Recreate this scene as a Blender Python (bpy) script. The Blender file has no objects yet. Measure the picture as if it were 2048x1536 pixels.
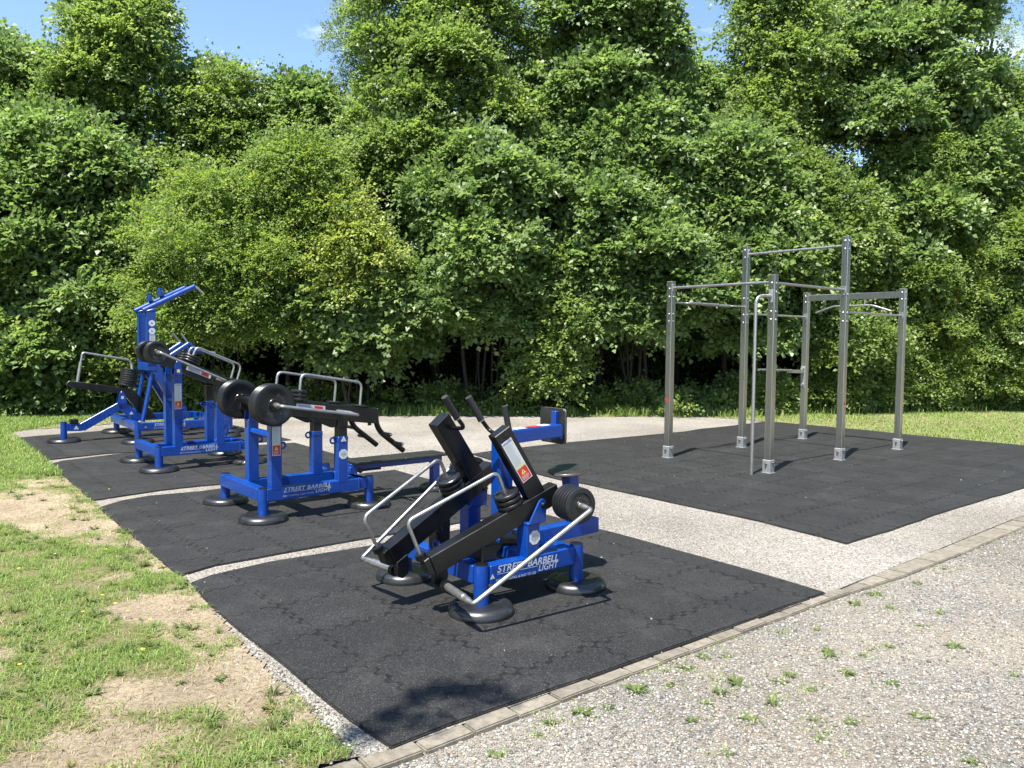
import bpy, bmesh, math, random
import numpy as np
from mathutils import Vector as Vec, Matrix

random.seed(7)
rng = np.random.default_rng(11)
C = bpy.context.scene.collection
SC = bpy.context.scene
PI = math.pi
ANG = -0.8757                                   # heading of the gym plot: local x runs towards the kerb, local y along it
U = Vec((math.cos(ANG), math.sin(ANG), 0)); V = Vec((-math.sin(ANG), math.cos(ANG), 0))

# ------------------------------------------------------------------ materials
def newmat(name):
    m = bpy.data.materials.new(name); m.use_nodes = True
    nt = m.node_tree; nt.nodes.clear()
    out = nt.nodes.new('ShaderNodeOutputMaterial'); b = nt.nodes.new('ShaderNodeBsdfPrincipled')
    nt.links.new(b.outputs[0], out.inputs[0])
    return m, nt, b, out
def nd(nt, t, **kw):
    n = nt.nodes.new(t)
    for k, v in kw.items():
        if k.startswith('i_'):
            key = k[2:]; key = int(key) if key.isdigit() else key
            n.inputs[key].default_value = v
        else: setattr(n, k, v)
    return n
def ramp(nt, stops, interp='LINEAR'):
    r = nt.nodes.new('ShaderNodeValToRGB'); e = r.color_ramp.elements; r.color_ramp.interpolation = interp
    while len(e) < len(stops): e.new(0.5)
    for el, (p, c) in zip(e, stops):
        el.position = p; el.color = (c[0], c[1], c[2], 1) if not isinstance(c, (int, float)) else (c, c, c, 1)
    return r
def simple(name, col, rough=.5, metal=0., var=.12, scale=9., bump=0., bscale=60., coat=0., spec=.5, dust=0., dustcol=(.35, .33, .29), rvar=.12):
    m, nt, b, out = newmat(name)
    tc = nd(nt, 'ShaderNodeTexCoord')
    n = nd(nt, 'ShaderNodeTexNoise', i_Scale=scale, i_Detail=5.); nt.links.new(tc.outputs['Object'], n.inputs['Vector'])
    lo = [c * (1 - var) for c in col]; hi = [min(1, c * (1 + var)) for c in col]
    r = ramp(nt, [(.3, lo), (.7, hi)]); nt.links.new(n.outputs[0], r.inputs[0])
    colout = r.outputs[0]
    if dust:
        n2 = nd(nt, 'ShaderNodeTexNoise', i_Scale=scale * 4.3, i_Detail=8., i_Roughness=.7); nt.links.new(tc.outputs['Object'], n2.inputs['Vector'])
        r2 = ramp(nt, [(.5, 0.), (.75, dust)]); nt.links.new(n2.outputs[0], r2.inputs[0])
        mx = nd(nt, 'ShaderNodeMixRGB'); mx.inputs[2].default_value = (*dustcol, 1)
        nt.links.new(r2.outputs[0], mx.inputs[0]); nt.links.new(colout, mx.inputs[1]); colout = mx.outputs[0]
    nt.links.new(colout, b.inputs['Base Color'])
    rr = ramp(nt, [(.3, max(.02, rough - rvar)), (.7, min(1, rough + rvar))]); nt.links.new(n.outputs[0], rr.inputs[0]); nt.links.new(rr.outputs[0], b.inputs['Roughness'])
    b.inputs['Metallic'].default_value = metal; b.inputs['Coat Weight'].default_value = coat; b.inputs['Coat Roughness'].default_value = .12
    b.inputs['Specular IOR Level'].default_value = spec
    if bump:
        nb = nd(nt, 'ShaderNodeTexNoise', i_Scale=bscale, i_Detail=3.); nt.links.new(tc.outputs['Object'], nb.inputs['Vector'])
        bp = nd(nt, 'ShaderNodeBump', i_Strength=bump, i_Distance=.004); nt.links.new(nb.outputs[0], bp.inputs['Height']); nt.links.new(bp.outputs[0], b.inputs['Normal'])
    return m
MT = {}
MT['blue'] = simple('blue powder coat', (.0014, .041, .245), .32, var=.07, bump=.06, bscale=180, coat=.12, dust=.06, dustcol=(.05, .10, .22))
MT['black'] = simple('black powder coat', (.0042, .0042, .0045), .34, var=.2, bump=.06, bscale=220, dust=.08, dustcol=(.03, .028, .025), rvar=.08)
MT['plate'] = simple('rubber coated plate', (.0105, .011, .012), .34, var=.2, bump=.06, bscale=140, dust=.2, dustcol=(.04, .039, .037), rvar=.08)
MT['disc'] = simple('moulded rubber foot', (.013, .0135, .0145), .32, var=.25, bump=.04, bscale=90, dust=.25, dustcol=(.06, .06, .058), rvar=.06, spec=.75)
MT['grip'] = simple('black foam grip', (.018, .018, .019), .75, bump=.3, bscale=300)
MT['steel'] = simple('satin stainless tube', (.45, .437, .415), .36, metal=.9, var=.06, scale=30, bump=.01, bscale=200, rvar=.06)
MT['zinc'] = simple('galvanised socket', (.34, .345, .345), .5, metal=.6, var=.10, scale=40, bump=.1, bscale=120)
MT['ply'] = simple('board edge', (.16, .10, .055), .7, var=.3, scale=60)
MT['pad'] = simple('black pad board', (.016, .018, .017), .45, var=.25, scale=14, bump=.1, bscale=200, dust=.3, dustcol=(.08, .08, .075))
MT['white'] = simple('white vinyl', (.56, .57, .58), .45, var=.04)
MT['paper'] = simple('pale label vinyl', (.50, .51, .48), .45, var=.05)
MT['greyink'] = simple('grey ink', (.33, .35, .38), .5, var=.05)
MT['purple'] = simple('lilac ink', (.22, .20, .36), .5, var=.05)
MT['olive'] = simple('yellow green ink', (.50, .52, .22), .5, var=.05)
MT['red'] = simple('red vinyl', (.50, .028, .022), .45, var=.05)
MT['yellow'] = simple('yellow vinyl', (.72, .55, .12), .45, var=.06)
MT['decal'] = simple('silver grey lettering', (.42, .45, .50), .5, var=.05)
MT['darkletter'] = simple('raised rubber lettering', (.055, .057, .06), .5, var=.1)
MT['bolt'] = simple('bright bolt', (.45, .45, .44), .35, metal=1., var=.05)

def post_mat():
    m, nt, b, out = newmat('brushed stainless post')
    tc = nd(nt, 'ShaderNodeTexCoord'); mp = nd(nt, 'ShaderNodeMapping'); mp.inputs['Scale'].default_value = (220, 220, 1.2)
    nt.links.new(tc.outputs['Object'], mp.inputs[0])
    n = nd(nt, 'ShaderNodeTexNoise', i_Scale=1., i_Detail=4.); nt.links.new(mp.outputs[0], n.inputs['Vector'])
    r = ramp(nt, [(.3, (.37, .37, .35)), (.7, (.54, .535, .51))]); nt.links.new(n.outputs[0], r.inputs[0]); nt.links.new(r.outputs[0], b.inputs['Base Color'])
    r2 = ramp(nt, [(.3, .27), (.7, .42)]); nt.links.new(n.outputs[0], r2.inputs[0]); nt.links.new(r2.outputs[0], b.inputs['Roughness'])
    b.inputs['Metallic'].default_value = 1.
    b.inputs['Anisotropic'].default_value = .4
    return m
MT['post'] = post_mat()

# ------------------------------------------------------------------ mesh builder
class MB:
    def __init__(s, fn=None): s.v = []; s.f = []; s.fn = fn
    def _add(s, vs, fs):
        o = len(s.v)
        s.v += [tuple(s.fn(Vec(p))) if s.fn else tuple(p) for p in vs]
        s.f += [tuple(i + o for i in f) for f in fs]
    def _bm(s, bm):
        bm.verts.index_update()
        s._add([v.co.copy() for v in bm.verts], [[v.index for v in f.verts] for f in bm.faces]); bm.free()
    def box(s, c, sx, sy, sz, bev=.004, R=None):
        bm = bmesh.new(); bmesh.ops.create_cube(bm, size=1.)
        for v in bm.verts: v.co = Vec((v.co.x * sx, v.co.y * sy, v.co.z * sz))
        if bev: bmesh.ops.bevel(bm, geom=bm.edges[:], offset=bev, segments=1, affect='EDGES')
        for v in bm.verts:
            if R is not None: v.co = R @ v.co
            v.co += Vec(c)
        s._bm(bm)
    def bar(s, p0, p1, w, h, side=(1, 0, 0), bev=.004):
        p0 = Vec(p0); p1 = Vec(p1); d = (p1 - p0); L = d.length; d.normalize()
        sd = Vec(side); sd = sd - d * sd.dot(d)
        if sd.length < 1e-4: sd = Vec((0, 1, 0)) - d * d.y
        sd.normalize(); up = d.cross(sd)
        R = Matrix((sd, d, up)).transposed()
        s.box((p0 + p1) / 2, w, L, h, bev, R)
    def frames(s, pts):
        T = []
        for i in range(len(pts)):
            a = pts[max(0, i - 1)]; b = pts[min(len(pts) - 1, i + 1)]; T.append((b - a).normalized())
        n = T[0].orthogonal().normalized(); out = []
        for t in T:
            n = (n - t * n.dot(t)).normalized(); out.append((n, t.cross(n)))
        return out
    def tube(s, pts, r, seg=14, bend=.05, nb=6):
        pts = [Vec(p) for p in pts]; path = [pts[0]]
        for i in range(1, len(pts) - 1):
            a, b, c = pts[i - 1], pts[i], pts[i + 1]; d0 = (a - b); d1 = (c - b)
            k = min(bend, d0.length * .48, d1.length * .48); d0.normalize(); d1.normalize()
            q0 = b + d0 * k; q1 = b + d1 * k
            for j in range(nb + 1):
                t = j / nb; path.append(q0 * (1 - t) ** 2 + b * 2 * t * (1 - t) + q1 * t * t)
        path.append(pts[-1]); fr = s.frames(path); vs = []; fs = []
        rad = r if callable(r) else (lambda u: r)
        for i, (p, (n, bb)) in enumerate(zip(path, fr)):
            rr = rad(i / (len(path) - 1))
            for k in range(seg):
                a = 2 * PI * k / seg; vs.append(p + n * math.cos(a) * rr + bb * math.sin(a) * rr)
        for i in range(len(path) - 1):
            for k in range(seg):
                k2 = (k + 1) % seg; fs.append((i * seg + k, i * seg + k2, (i + 1) * seg + k2, (i + 1) * seg + k))
        fs.append(tuple(range(seg))[::-1]); fs.append(tuple((len(path) - 1) * seg + k for k in range(seg)))
        s._add(vs, fs)
    def cyl(s, p0, p1, r0, r1=None, seg=20):
        r1 = r0 if r1 is None else r1
        s.tube([p0, p1], lambda u: r0 + (r1 - r0) * u, seg)
    def lathe(s, c, axis, prof, seg=40):
        c = Vec(c); ax = Vec(axis).normalized(); n = ax.orthogonal().normalized(); b = ax.cross(n); vs = []; fs = []
        m = len(prof)
        for k in range(seg):
            a = 2 * PI * k / seg; d = n * math.cos(a) + b * math.sin(a)
            for r, z in prof: vs.append(c + d * max(r, 1e-5) + ax * z)
        for k in range(seg):
            k2 = (k + 1) % seg
            for i in range(m - 1): fs.append((k * m + i, k2 * m + i, k2 * m + i + 1, k * m + i + 1))
        fs.append(tuple(k * m for k in range(seg))[::-1]); fs.append(tuple(k * m + m - 1 for k in range(seg)))
        s._add(vs, fs)
    def slab(s, poly, x0, x1, bev=.004):
        # polygon in the local y-z plane, extruded along local x
        bm = bmesh.new(); vs = [bm.verts.new((x0, p[0], p[1])) for p in poly]; f = bm.faces.new(vs)
        r = bmesh.ops.extrude_face_region(bm, geom=[f])
        for e in r['geom']:
            if isinstance(e, bmesh.types.BMVert): e.co.x = x1
        bmesh.ops.recalc_face_normals(bm, faces=bm.faces[:])
        if bev: bmesh.ops.bevel(bm, geom=bm.edges[:], offset=bev, segments=1, affect='EDGES')
        s._bm(bm)
    def ring(s, c, axis, R, r, seg=20, sg=8):
        c = Vec(c); ax = Vec(axis).normalized(); n = ax.orthogonal().normalized(); b = ax.cross(n); vs = []; fs = []
        for k in range(seg):
            a = 2 * PI * k / seg; d = n * math.cos(a) + b * math.sin(a)
            for j in range(sg):
                q = 2 * PI * j / sg; vs.append(c + d * (R + r * math.cos(q)) + ax * r * math.sin(q))
        for k in range(seg):
            k2 = (k + 1) % seg
            for j in range(sg):
                j2 = (j + 1) % sg; fs.append((k * sg + j, k2 * sg + j, k2 * sg + j2, k * sg + j2))
        s._add(vs, fs)
    def quad(s, o, ex, ey):
        o = Vec(o); ex = Vec(ex); ey = Vec(ey); s._add([o, o + ex, o + ex + ey, o + ey], [(0, 1, 2, 3)])
    def poly(s, pts): s._add(pts, [tuple(range(len(pts)))])
    def mesh(s, name, m, smooth=True):
        me = bpy.data.meshes.new(name); me.from_pydata([tuple(p) for p in s.v], [], s.f); me.update()
        bm = bmesh.new(); bm.from_mesh(me); bmesh.ops.recalc_face_normals(bm, faces=bm.faces[:]); bm.to_mesh(me); bm.free()
        me.materials.append(m)
        if smooth:
            me.polygons.foreach_set('use_smooth', [True] * len(me.polygons)); me.set_sharp_from_angle(angle=math.radians(32))
        return me
def obj(name, mb, m, parent=None, smooth=True):
    me = mb.mesh(name, m, smooth) if isinstance(mb, MB) else mb
    o = bpy.data.objects.new(name, me); C.objects.link(o)
    if parent is not None: o.parent = parent
    return o
def thing(name, label, cat, loc=(0, 0, 0), rz=0., group=None):
    o = bpy.data.objects.new(name, None); C.objects.link(o); o.location = loc; o.rotation_euler = (0, 0, rz)
    o.empty_display_size = .1
    return tag(o, label, cat, group)
def tag(o, label, cat, group=None, kind=None):
    o['label'] = label; o['category'] = cat
    if group: o['group'] = group
    if kind: o['kind'] = kind
    return o
def setting(o, kind='structure'): o['kind'] = kind; return o

def text_mesh(name, body, m, o, ex, ey, w, h, shear=0., bold=0., parent=None, fn=None):
    """flat lettering laid on a surface: o lower-left corner, ex / ey unit directions, fitted to w by h"""
    cu = bpy.data.curves.new('tmp', 'FONT'); cu.body = body; cu.size = 1.; cu.shear = shear; cu.offset = bold; cu.space_character = 1.02
    to = bpy.data.objects.new('tmp', cu); C.objects.link(to)
    dg = bpy.context.evaluated_depsgraph_get(); me0 = bpy.data.meshes.new_from_object(to.evaluated_get(dg))
    vs = np.array([v.co[:] for v in me0.vertices]); fs = [tuple(p.vertices) for p in me0.polygons]
    bpy.data.objects.remove(to); bpy.data.curves.remove(cu); bpy.data.meshes.remove(me0)
    lo = vs.min(0); hi = vs.max(0); o = Vec(o); ex = Vec(ex); ey = Vec(ey); mb = MB(fn)
    mb._add([o + ex * ((v[0] - lo[0]) / (hi[0] - lo[0]) * w) + ey * ((v[1] - lo[1]) / (hi[1] - lo[1]) * h) for v in vs], fs)
    return obj(name, mb, m, parent, smooth=False)

# ------------------------------------------------------------------ parts the four blue machines share
DISC = [(0, .050), (.60, .052), (.64, .058), (.80, .060), (.90, .052), (.965, .036), (1., .014), (.985, 0), (0, 0)]
def foot(root, s, t, r):
    b = MB(); b.lathe((s, t, 0), (0, 0, 1), [(a * r, z) for a, z in DISC], 48); obj('foot_disc', b, MT['disc'], root)
def leg(root, s, t, top, r=.046):
    b = MB(); b.cyl((s, t, .05), (s, t, top), r, seg=28); o = obj('leg', b, MT['blue'], root)
    k = MB(); k.lathe((s, t, top - .003), (0, 0, 1), [(r * .94, 0), (r * .94, .006), (r * .7, .011), (0, .012)], 24); obj('end_cap', k, MT['black'], o)
def plate_prof(r, th):
    a = th / 2
    return [(.10 * r, -a * .9), (.28 * r, -a * .9), (.30 * r, -a * .55), (.66 * r, -a * .45), (.72 * r, -a * .95), (.925 * r, -a), (.975 * r, -a * .8), (r, -a * .25), (r, a * .25), (.975 * r, a * .8),
            (.925 * r, a), (.72 * r, a * .95), (.66 * r, a * .45), (.30 * r, a * .55), (.28 * r, a * .9), (.10 * r, a * .9)]
def plates(root, c, axis, r, th, n, gap=.002, fn=None, letters=False, ey=(0, 0, 1)):
    ax = Vec(axis).normalized(); last = None
    for k in range(n):
        b = MB(fn); b.lathe(Vec(c) + ax * (th / 2 + k * (th + gap)), ax, plate_prof(r, th), 56); last = obj('weight_plate', b, MT['plate'], root)
    if letters:
        f = Vec(c) + ax * (n * (th + gap) - gap - th * .26 + .0008)
        ey = Vec(ey); ey = (ey - ax * ey.dot(ax)).normalized(); ex = ey.cross(ax)
        for body, a0, sp, hh in (('BARBELL', 66, -17, .15), ('MB', 232, 22, .19), ('15', 308, 18, .12)):
            for i, chs in enumerate(body):
                a = math.radians(a0 + sp * i); d = ex * math.cos(a) + ey * math.sin(a); tx = ex * math.sin(a) - ey * math.cos(a)
                if sp > 0: d2 = -d; tx = -tx
                else: d2 = d
                w = hh * r * .72
                text_mesh('lettering', chs, MT['darkletter'], f + d * r * .49 - tx * w / 2 - d2 * hh * r / 2, tx, d2, w, hh * r, bold=.008, parent=last, fn=fn)
    return last
def decal(root, s, t0, t1, z0, z1, slope=0.):
    """lettering on the long beam"""
    ex = Vec((0, t1 - t0, slope)).normalized(); ey = Vec((0, 0, 1)); W = t1 - t0; H = z1 - z0
    text_mesh('beam_lettering', 'STREET BARBELL', MT['decal'], (s, t0 + .01, z0 + H * .54), ex, ey, W * .97, H * .44, .22, .024, root)
    text_mesh('beam_lettering', 'LIGHT', MT['decal'], (s, t0 + W * .66, z0 + .0 + H * .06), ex, ey, W * .33, H * .40, .22, .012, root)
    text_mesh('beam_lettering', 'OUTDOOR STRENGTH EQUIPMENT', MT['decal'], (s, t0 + .004, z0 + H * .24), ex, ey, W * .62, H * .16, .1, .008, root)
    text_mesh('beam_lettering', 'EASY TO INSTALL & EASY TO USE', MT['decal'], (s, t0, z0 + H * .02), ex, ey, W * .62, H * .16, .1, .008, root)
    b = MB(); b.quad((s, t0 + .008, z0 + H * .455), ex * W * .63, (0, 0, .0035)); obj('beam_lettering', b, MT['decal'], root, False)
def warning_label(root, o, ex, ey, w, h, fn=None):
    """instruction sticker: pale upper part with lines of print, red lower part with a yellow triangle"""
    o = Vec(o); ex = Vec(ex).normalized(); ey = Vec(ey).normalized(); n = ex.cross(ey)
    b = MB(fn); b.quad(o, ex * w, ey * h); L = obj('instruction_label', b, MT['white'], root, False)
    def q(mat, x, y, ww, hh, lift):
        k = MB(fn); k.quad(o + ex * x * w + ey * y * h + n * lift, ex * ww * w, ey * hh * h); return obj('label_print', k, mat, L, False)
    q(MT['paper'], .06, .33, .88, .58, .0008); q(MT['purple'], .06, .925, .88, .045, .0008); q(MT['red'], .05, .02, .90, .29, .0008)
    lines = MB(fn)
    for i in range(15):
        y = .40 + i * .034; ww = .6 + .25 * random.random()
        lines.quad(o + ex * .10 * w + ey * y * h + n * .0014, ex * ww * w * .9, ey * h * .011)
    obj('label_print', lines, MT['greyink'], L, False)
    q(MT['olive'], .06, .325, .88, .06, .0012)
    k = MB(fn); cx = o + ex * w * .48 + ey * h * .215 + n * .0016
    k.poly([cx - ex * w * .22 - ey * h * .045, cx + ex * w * .22 - ey * h * .045, cx + ey * h * .06]); obj('label_print', k, MT['yellow'], L, False)
    k = MB(fn); cx += n * .0006; k.quad(cx - ex * w * .025 - ey * h * .022, ex * w * .05, ey * h * .05); obj('label_print', k, MT['black'], L, False)
    k = MB(fn)
    for i in range(4): k.quad(o + ex * w * .14 + ey * h * (.05 + i * .026) + n * .0016, ex * w * (.5 + .2 * random.random()), ey * h * .008)
    obj('label_print', k, MT['white'], L, False)
def octagon(root, s, t, z, r):
    b = MB(); b.poly([(s, t + r * math.cos(PI / 8 + k * PI / 4), z + r * math.sin(PI / 8 + k * PI / 4)) for k in range(8)]); o = obj('octagon_sticker', b, MT['white'], root, False)
    k = MB()
    for i, (w, y) in enumerate(((.8, .42), (1.2, .15), (1.25, -.05), (1.1, -.25), (.5, -.5))): k.quad((s + .0008, t - r * w / 2, z + r * y), (0, r * w, 0), (0, 0, r * .09))
    obj('label_print', k, MT['greyink'], o, False)
def triangle(root, s, t, z, r, fn=None):
    b = MB(fn); b.poly([(s, t - r, z - r * .7), (s, t + r, z - r * .7), (s, t, z + r)]); o = obj('triangle_sticker', b, MT['white'], root, False)
    k = MB(fn); k.poly([(s + .0008, t - r * .45, z - r * .35), (s + .0008, t + r * .45, z - r * .35), (s + .0008, t, z + r * .5)]); obj('label_print', k, MT['olive'], o, False)
def arm_sticker(root, s, o, ex, ey, w, h):
    b = MB(); o = Vec(o); ex = Vec(ex).normalized(); ey = Vec(ey).normalized(); b.quad(o, ex * w, ey * h); L = obj('arm_sticker', b, MT['paper'], root, False)
    n = Vec((.0008, 0, 0))
    k = MB(); k.quad(o + ex * w * .62 + ey * h * .12 + n, ex * w * .3, ey * h * .7); obj('label_print', k, MT['red'], L, False)
    k = MB(); k.quad(o + ex * w * .06 + ey * h * .25 + n, ex * w * .5, ey * h * .18); k.quad(o + ex * w * .06 + ey * h * .55 + n, ex * w * .45, ey * h * .18); obj('label_print', k, MT['purple'], L, False)

# ------------------------------------------------------------------ machine 1: chest supported row, nearest
def machine_row():
    t0 = thing('rowing_machine', 'nearest blue strength machine with two tilted black lever arms and a round stool', 'exercise machine', (-.1723, 4.5549, 0), ANG, 'outdoor strength machines')
    for s, t in ((0, 0), (0, .79), (-.864, .01), (-.86, .80)):
        foot(t0, s, t, .200); leg(t0, s, t, .287)
    b = MB()
    b.box((0, .385, .226), .092, .70, .112); b.box((-.50, .40, .226), .092, .71, .112)
    b.box((-.43, 0, .2265), .80, .090, .108); b.box((-.43, .745, .222), .77, .086, .100)
    b.box((0, .368, .385), .098, .105, .215); b.box((-.48, .275, .405), .098, .105, .25)
    b.ring((-.42, -.035, .318), (0, 1, 0), .03, .011)
    b.bar((-.25, .30, .30), (-.25, 1.22, .312), .09, .105); b.box((-.25, .36, .27), .45, .09, .07)
    b.box((-.25, .355, .66), .098, .105, .70)
    b.bar((-.25, .31, .995), (-.25, .84, 1.015), .098, .085)
    b.box((-.305, .866, 1.04), .05, .03, .20); b.box((-.27, .842, 1.0), .13, .02, .09, .004)
    b.bar((-.25, 1.03, .30), (-.25, .96, .70), .085, .085)
    for sg, s, t, z in ((1, 0, .368, .49), (1, -.48, .275, .53)):
        for ds in (.058, -.07):
            b.slab([(t - .054, z), (t + .092, z), (t + .096, z + .11), (t + .086, z + .138), (t + .06, z + .152), (t + .034, z + .14)], s + ds - .006, s + ds + .006, .003)
        b.box((s, t, z + .004), .12, .112, .016, .004)
    obj('base_frame', b, MT['blue'], t0)
    for s, t, z in ((0, .432, .60), (-.48, .340, .645)):
        k = MB(); k.cyl((s + .062, t, z), (s + .084, t, z), .02, .016, 18); obj('pivot_bolt', k, MT['black'], t0)
    k = MB(); k.cyl((-.25, .52, .29), (-.25, .30, .33), .075, .075, 24); k.box((-.25, .452, .245), .13, .16, .06, .02); obj('knee_pad', k, MT['black'], t0)
    # head pad and stool
    def board(w, h, y0, y1, cx, cz, rad=.03):
        pts = [(cx + sx * (w / 2 - rad) + rad * math.cos(a0 + k * PI / 12), cz + sz * (h / 2 - rad) + rad * math.sin(a0 + k * PI / 12)) for sx, sz, a0 in ((1, 1, 0), (-1, 1, PI / 2), (-1, -1, PI), (1, -1, 1.5 * PI)) for k in range(7)]
        q = MB(lambda p: Vec((p.y, p.x, p.z))); q.slab(pts, y0, y1, .0015); return q
    pd = obj('chest_pad', board(.25, .245, .879, .887, -.345, 1.035), MT['pad'], t0); obj('pad_edge', board(.249, .244, .887, .897, -.345, 1.035), MT['ply'], pd); obj('pad_face', board(.25, .245, .897, .903, -.345, 1.035), MT['pad'], pd)
    ax = Vec((.03, -.13, 1)).normalized(); s0 = Vec((-.25, .945, .718))
    p = MB(); p.lathe(s0, ax, [(0, 0), (.135, 0), (.137, .004), (.137, .014), (.133, .018), (0, .018)], 56); st = obj('stool_seat', p, MT['pad'], t0)
    e = MB(); e.lathe(s0 + ax * .003, ax, [(.1355, 0), (.1385, .001), (.1385, .008), (.1355, .009)], 56); obj('seat_edge', e, MT['ply'], st)
    g = MB(); g.cyl((-.25, .415, 1.02), (-.25, .372, 1.20), .021, .019); obj('grip', g, MT['grip'], t0)
    # stickers on the head beam
    for dt, w, m in ((.44, .10, 'white'), (.575, .075, 'red'), (.67, .08, 'white'), (.40, .03, 'paper')):
        k = MB(); z = .995 + .0425 + (dt + w / 2 - .31) * .02 / .53 + .002; k.quad((-.285, dt, z), (.07, 0, 0), (0, w, w * .0378)); obj('beam_sticker', k, MT[m], t0, False)
    octagon(t0, .0505, .378, .402, .047); decal(t0, .0478, .075, .59, .176, .278, -.012)
    triangle(t0, .0478, .028 + .02, .215, .018)
    # lever arms in their own frames (p along the beam, q square to it, n across)
    for sg, s0_, tt, zz, th, de, dp, dq in ((1, 0., .45, .613, 22.4, 10., -.03, .03), (-1, -.45, .30, .69, 27., -5., .012, -.03)):
        th = math.radians(th); de = math.radians(de)
        A = V2 = Vec((math.sin(de), math.cos(de), 0)); N = Vec((math.cos(de), -math.sin(de), 0)); O = Vec((s0_, tt, zz)); E = A * math.cos(th) + Vec((0, 0, math.sin(th))); Q = -A * math.sin(th) + Vec((0, 0, math.cos(th)))
        fn = (lambda O, N, E, Q: (lambda p: O + N * p.x + E * p.y + Q * p.z))(O, N, E, Q)
        a = MB(fn); end = .14 if sg > 0 else .15
        a.bar((0, -.80, 0), (0, end, 0), .092, .120, bev=.004)
        a.slab([(-.80, .06), (-.80, -.06), (-.845, -.03), (-.84, .055)], -.04, .04)
        a.bar((0, -.012, .05), (0, -.092, .535), .088, .125, bev=.004)
        a.slab([(-.79, -.05), (-.70, -.05), (-.72, -.13), (-.75, -.165), (-.80, -.165), (-.82, -.12)], -.03 * sg - .02, -.03 * sg + .02)
        arm = obj('lever_arm', a, MT['black'], t0)
        k = MB(fn); k.cyl((0, -.40, -.05), (0, -.40, -.115), .018); obj('stop_bolt', k, MT['black'], arm)
        for sp in (-.045,):
            k = MB(fn); k.lathe((.046 * 1, -.075, .50), (1, 0, 0), [(.016, 0), (.019, .001), (.019, .002), (.016, .003)], 24); obj('name_plug', k, MT['black'], arm)
        # inner handle
        h = MB(fn); n0 = -.04 * sg; n1 = -.155 * sg
        h.tube([(n0, -.06 + dp, .475 + dq), (n1, -.05 + dp, .478 + dq), (n1, -.078 + dp, .575 + dq), (n1, -.083 + dp, .60 + dq)], .013, bend=.045); hd = obj('handle', h, MT['black'], arm)
        g = MB(fn); g.cyl((n1, -.079 + dp, .57 + dq), (n1, -.108 + dp, .738 + dq), .0215, .0215, 24); obj('grip', g, MT['grip'], hd)
        g = MB(fn); g.cyl((n1, -.0785 + dp, .566 + dq), (n1, -.0792 + dp, .571 + dq), .0225); obj('grip_ring', g, MT['zinc'], hd)
        # upright plate rod
        k = MB(fn); k.tube([(-.02, -.187, .05), (-.02, -.187, .298), (-.02, -.828, .298), (-.02, -.828, .055)], .0115, bend=.045); obj('plate_rod', k, MT['steel'], arm)
        k = MB(fn); k.cyl((-.02, -.828, .05), (-.02, -.828, .085), .033, .033, 24); obj('rod_collar', k, MT['black'], arm)
        plates(t0, (-.01, -.187, .066), (0, 0, 1), .083, .027, 3, .006, fn)
        # plate sleeve, retaining bar
        k = MB(fn); k.tube([(sg * .36, .115, -.033), (sg * .405, .115, -.033), (sg * .405, -.775, -.145), (sg * .36, -.775, -.145)], .0135, bend=.04); rb = obj('retaining_bar', k, MT['steel'], arm)
        for pp, qq in ((.115, -.033), (-.775, -.145)):
            k = MB(fn); k.cyl((sg * .05, pp, qq), (sg * .29, pp, qq), .0235, .0235, 24); k.cyl((sg * .29, pp, qq), (sg * .30, pp, qq), .0235, .019, 24); k.cyl((sg * .30, pp, qq), (sg * .34, pp, qq), .0195, .0195, 24); k.cyl((sg * .34, pp, qq), (sg * .375, pp, qq), .0185, .0135, 24); obj('sleeve', k, MT['steel'], arm)
        k = MB(fn); k.cyl((sg * .04, -.775, -.145), (sg * .075, -.775, -.145), .036, .036, 28); obj('sleeve_collar', k, MT['black'], arm); k = MB(fn); k.cyl((sg * .02, .115, -.033), (sg * .14, .115, -.033), .034, .034, 28); obj('sleeve_collar', k, MT['black'], arm)
        plates(t0, (sg * .135, .115, -.033), (sg, 0, 0), .110, .0235, 6, .0045, fn, letters=(sg > 0), ey=(0, -.35, .93))
        if sg > 0:
            ey = Vec((0, -.085, .485)).normalized(); ex = Vec((0, ey.z, -ey.y))
            warning_label(arm, Vec((.0455, -.078, .175)), ex, ey, .078, .295, fn)
    # stop post under the near arm
    k = MB(); k.box((-.075, .085, .335), .095, .115, .10, .006); k.box((-.075, .09, .42), .085, .10, .10, .006); obj('stop_buffer', k, MT['black'], t0)
    k = MB(); k.box((-.47, .02, .34), .09, .11, .11, .006); k.box((-.47, .03, .43), .08, .10, .10, .006); obj('stop_buffer', k, MT['black'], t0)
    return t0
machine_row()

# ------------------------------------------------------------------ machines 2 and 3: lever presses on the same base
def press_base(root, r, LT, LS, yR, ztop, posts, s2, pz):
    for s, t in ((0, 0), (0, LT), (-LS, .015), (-LS + .02, LT + .02)): foot(root, s, t, r); leg(root, s, t, ztop)
    b = MB(); zc = ztop - .056
    b.box((0, (.02 + yR) / 2, zc), .094, yR - .02, .112); b.box((s2, (.02 + yR) / 2, zc), .094, yR - .02, .112)
    b.box((-LS / 2, 0, zc), LS - .05, .09, .108); b.box((-LS / 2 + .01, yR + .052, zc), LS + .05, .088, .100)
    b.box((0.046, yR + .004, zc), .012, .02, .125, .003)
    (ta, za), (tb, zb) = posts
    for s in (0, s2):
        b.box((s, ta, (ztop + za) / 2 - .01), .096, .1, za - ztop + .02); b.box((s, tb, (ztop + zb) / 2 - .01), .096, .1, zb - ztop + .02)
        b.ring((s, tb - .082, zb - .035), (1, 0, 0), .026, .009); b.ring((s, ta + .078, pz), (1, 0, 0), .026, .009)
        b.box((s, tb, zb - .02), .102, .104, .045, .004)
    b.cyl((-.03, ta, pz + .09), (s2 + .03, ta, pz + .09), .034, seg=24)
    return b
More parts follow.
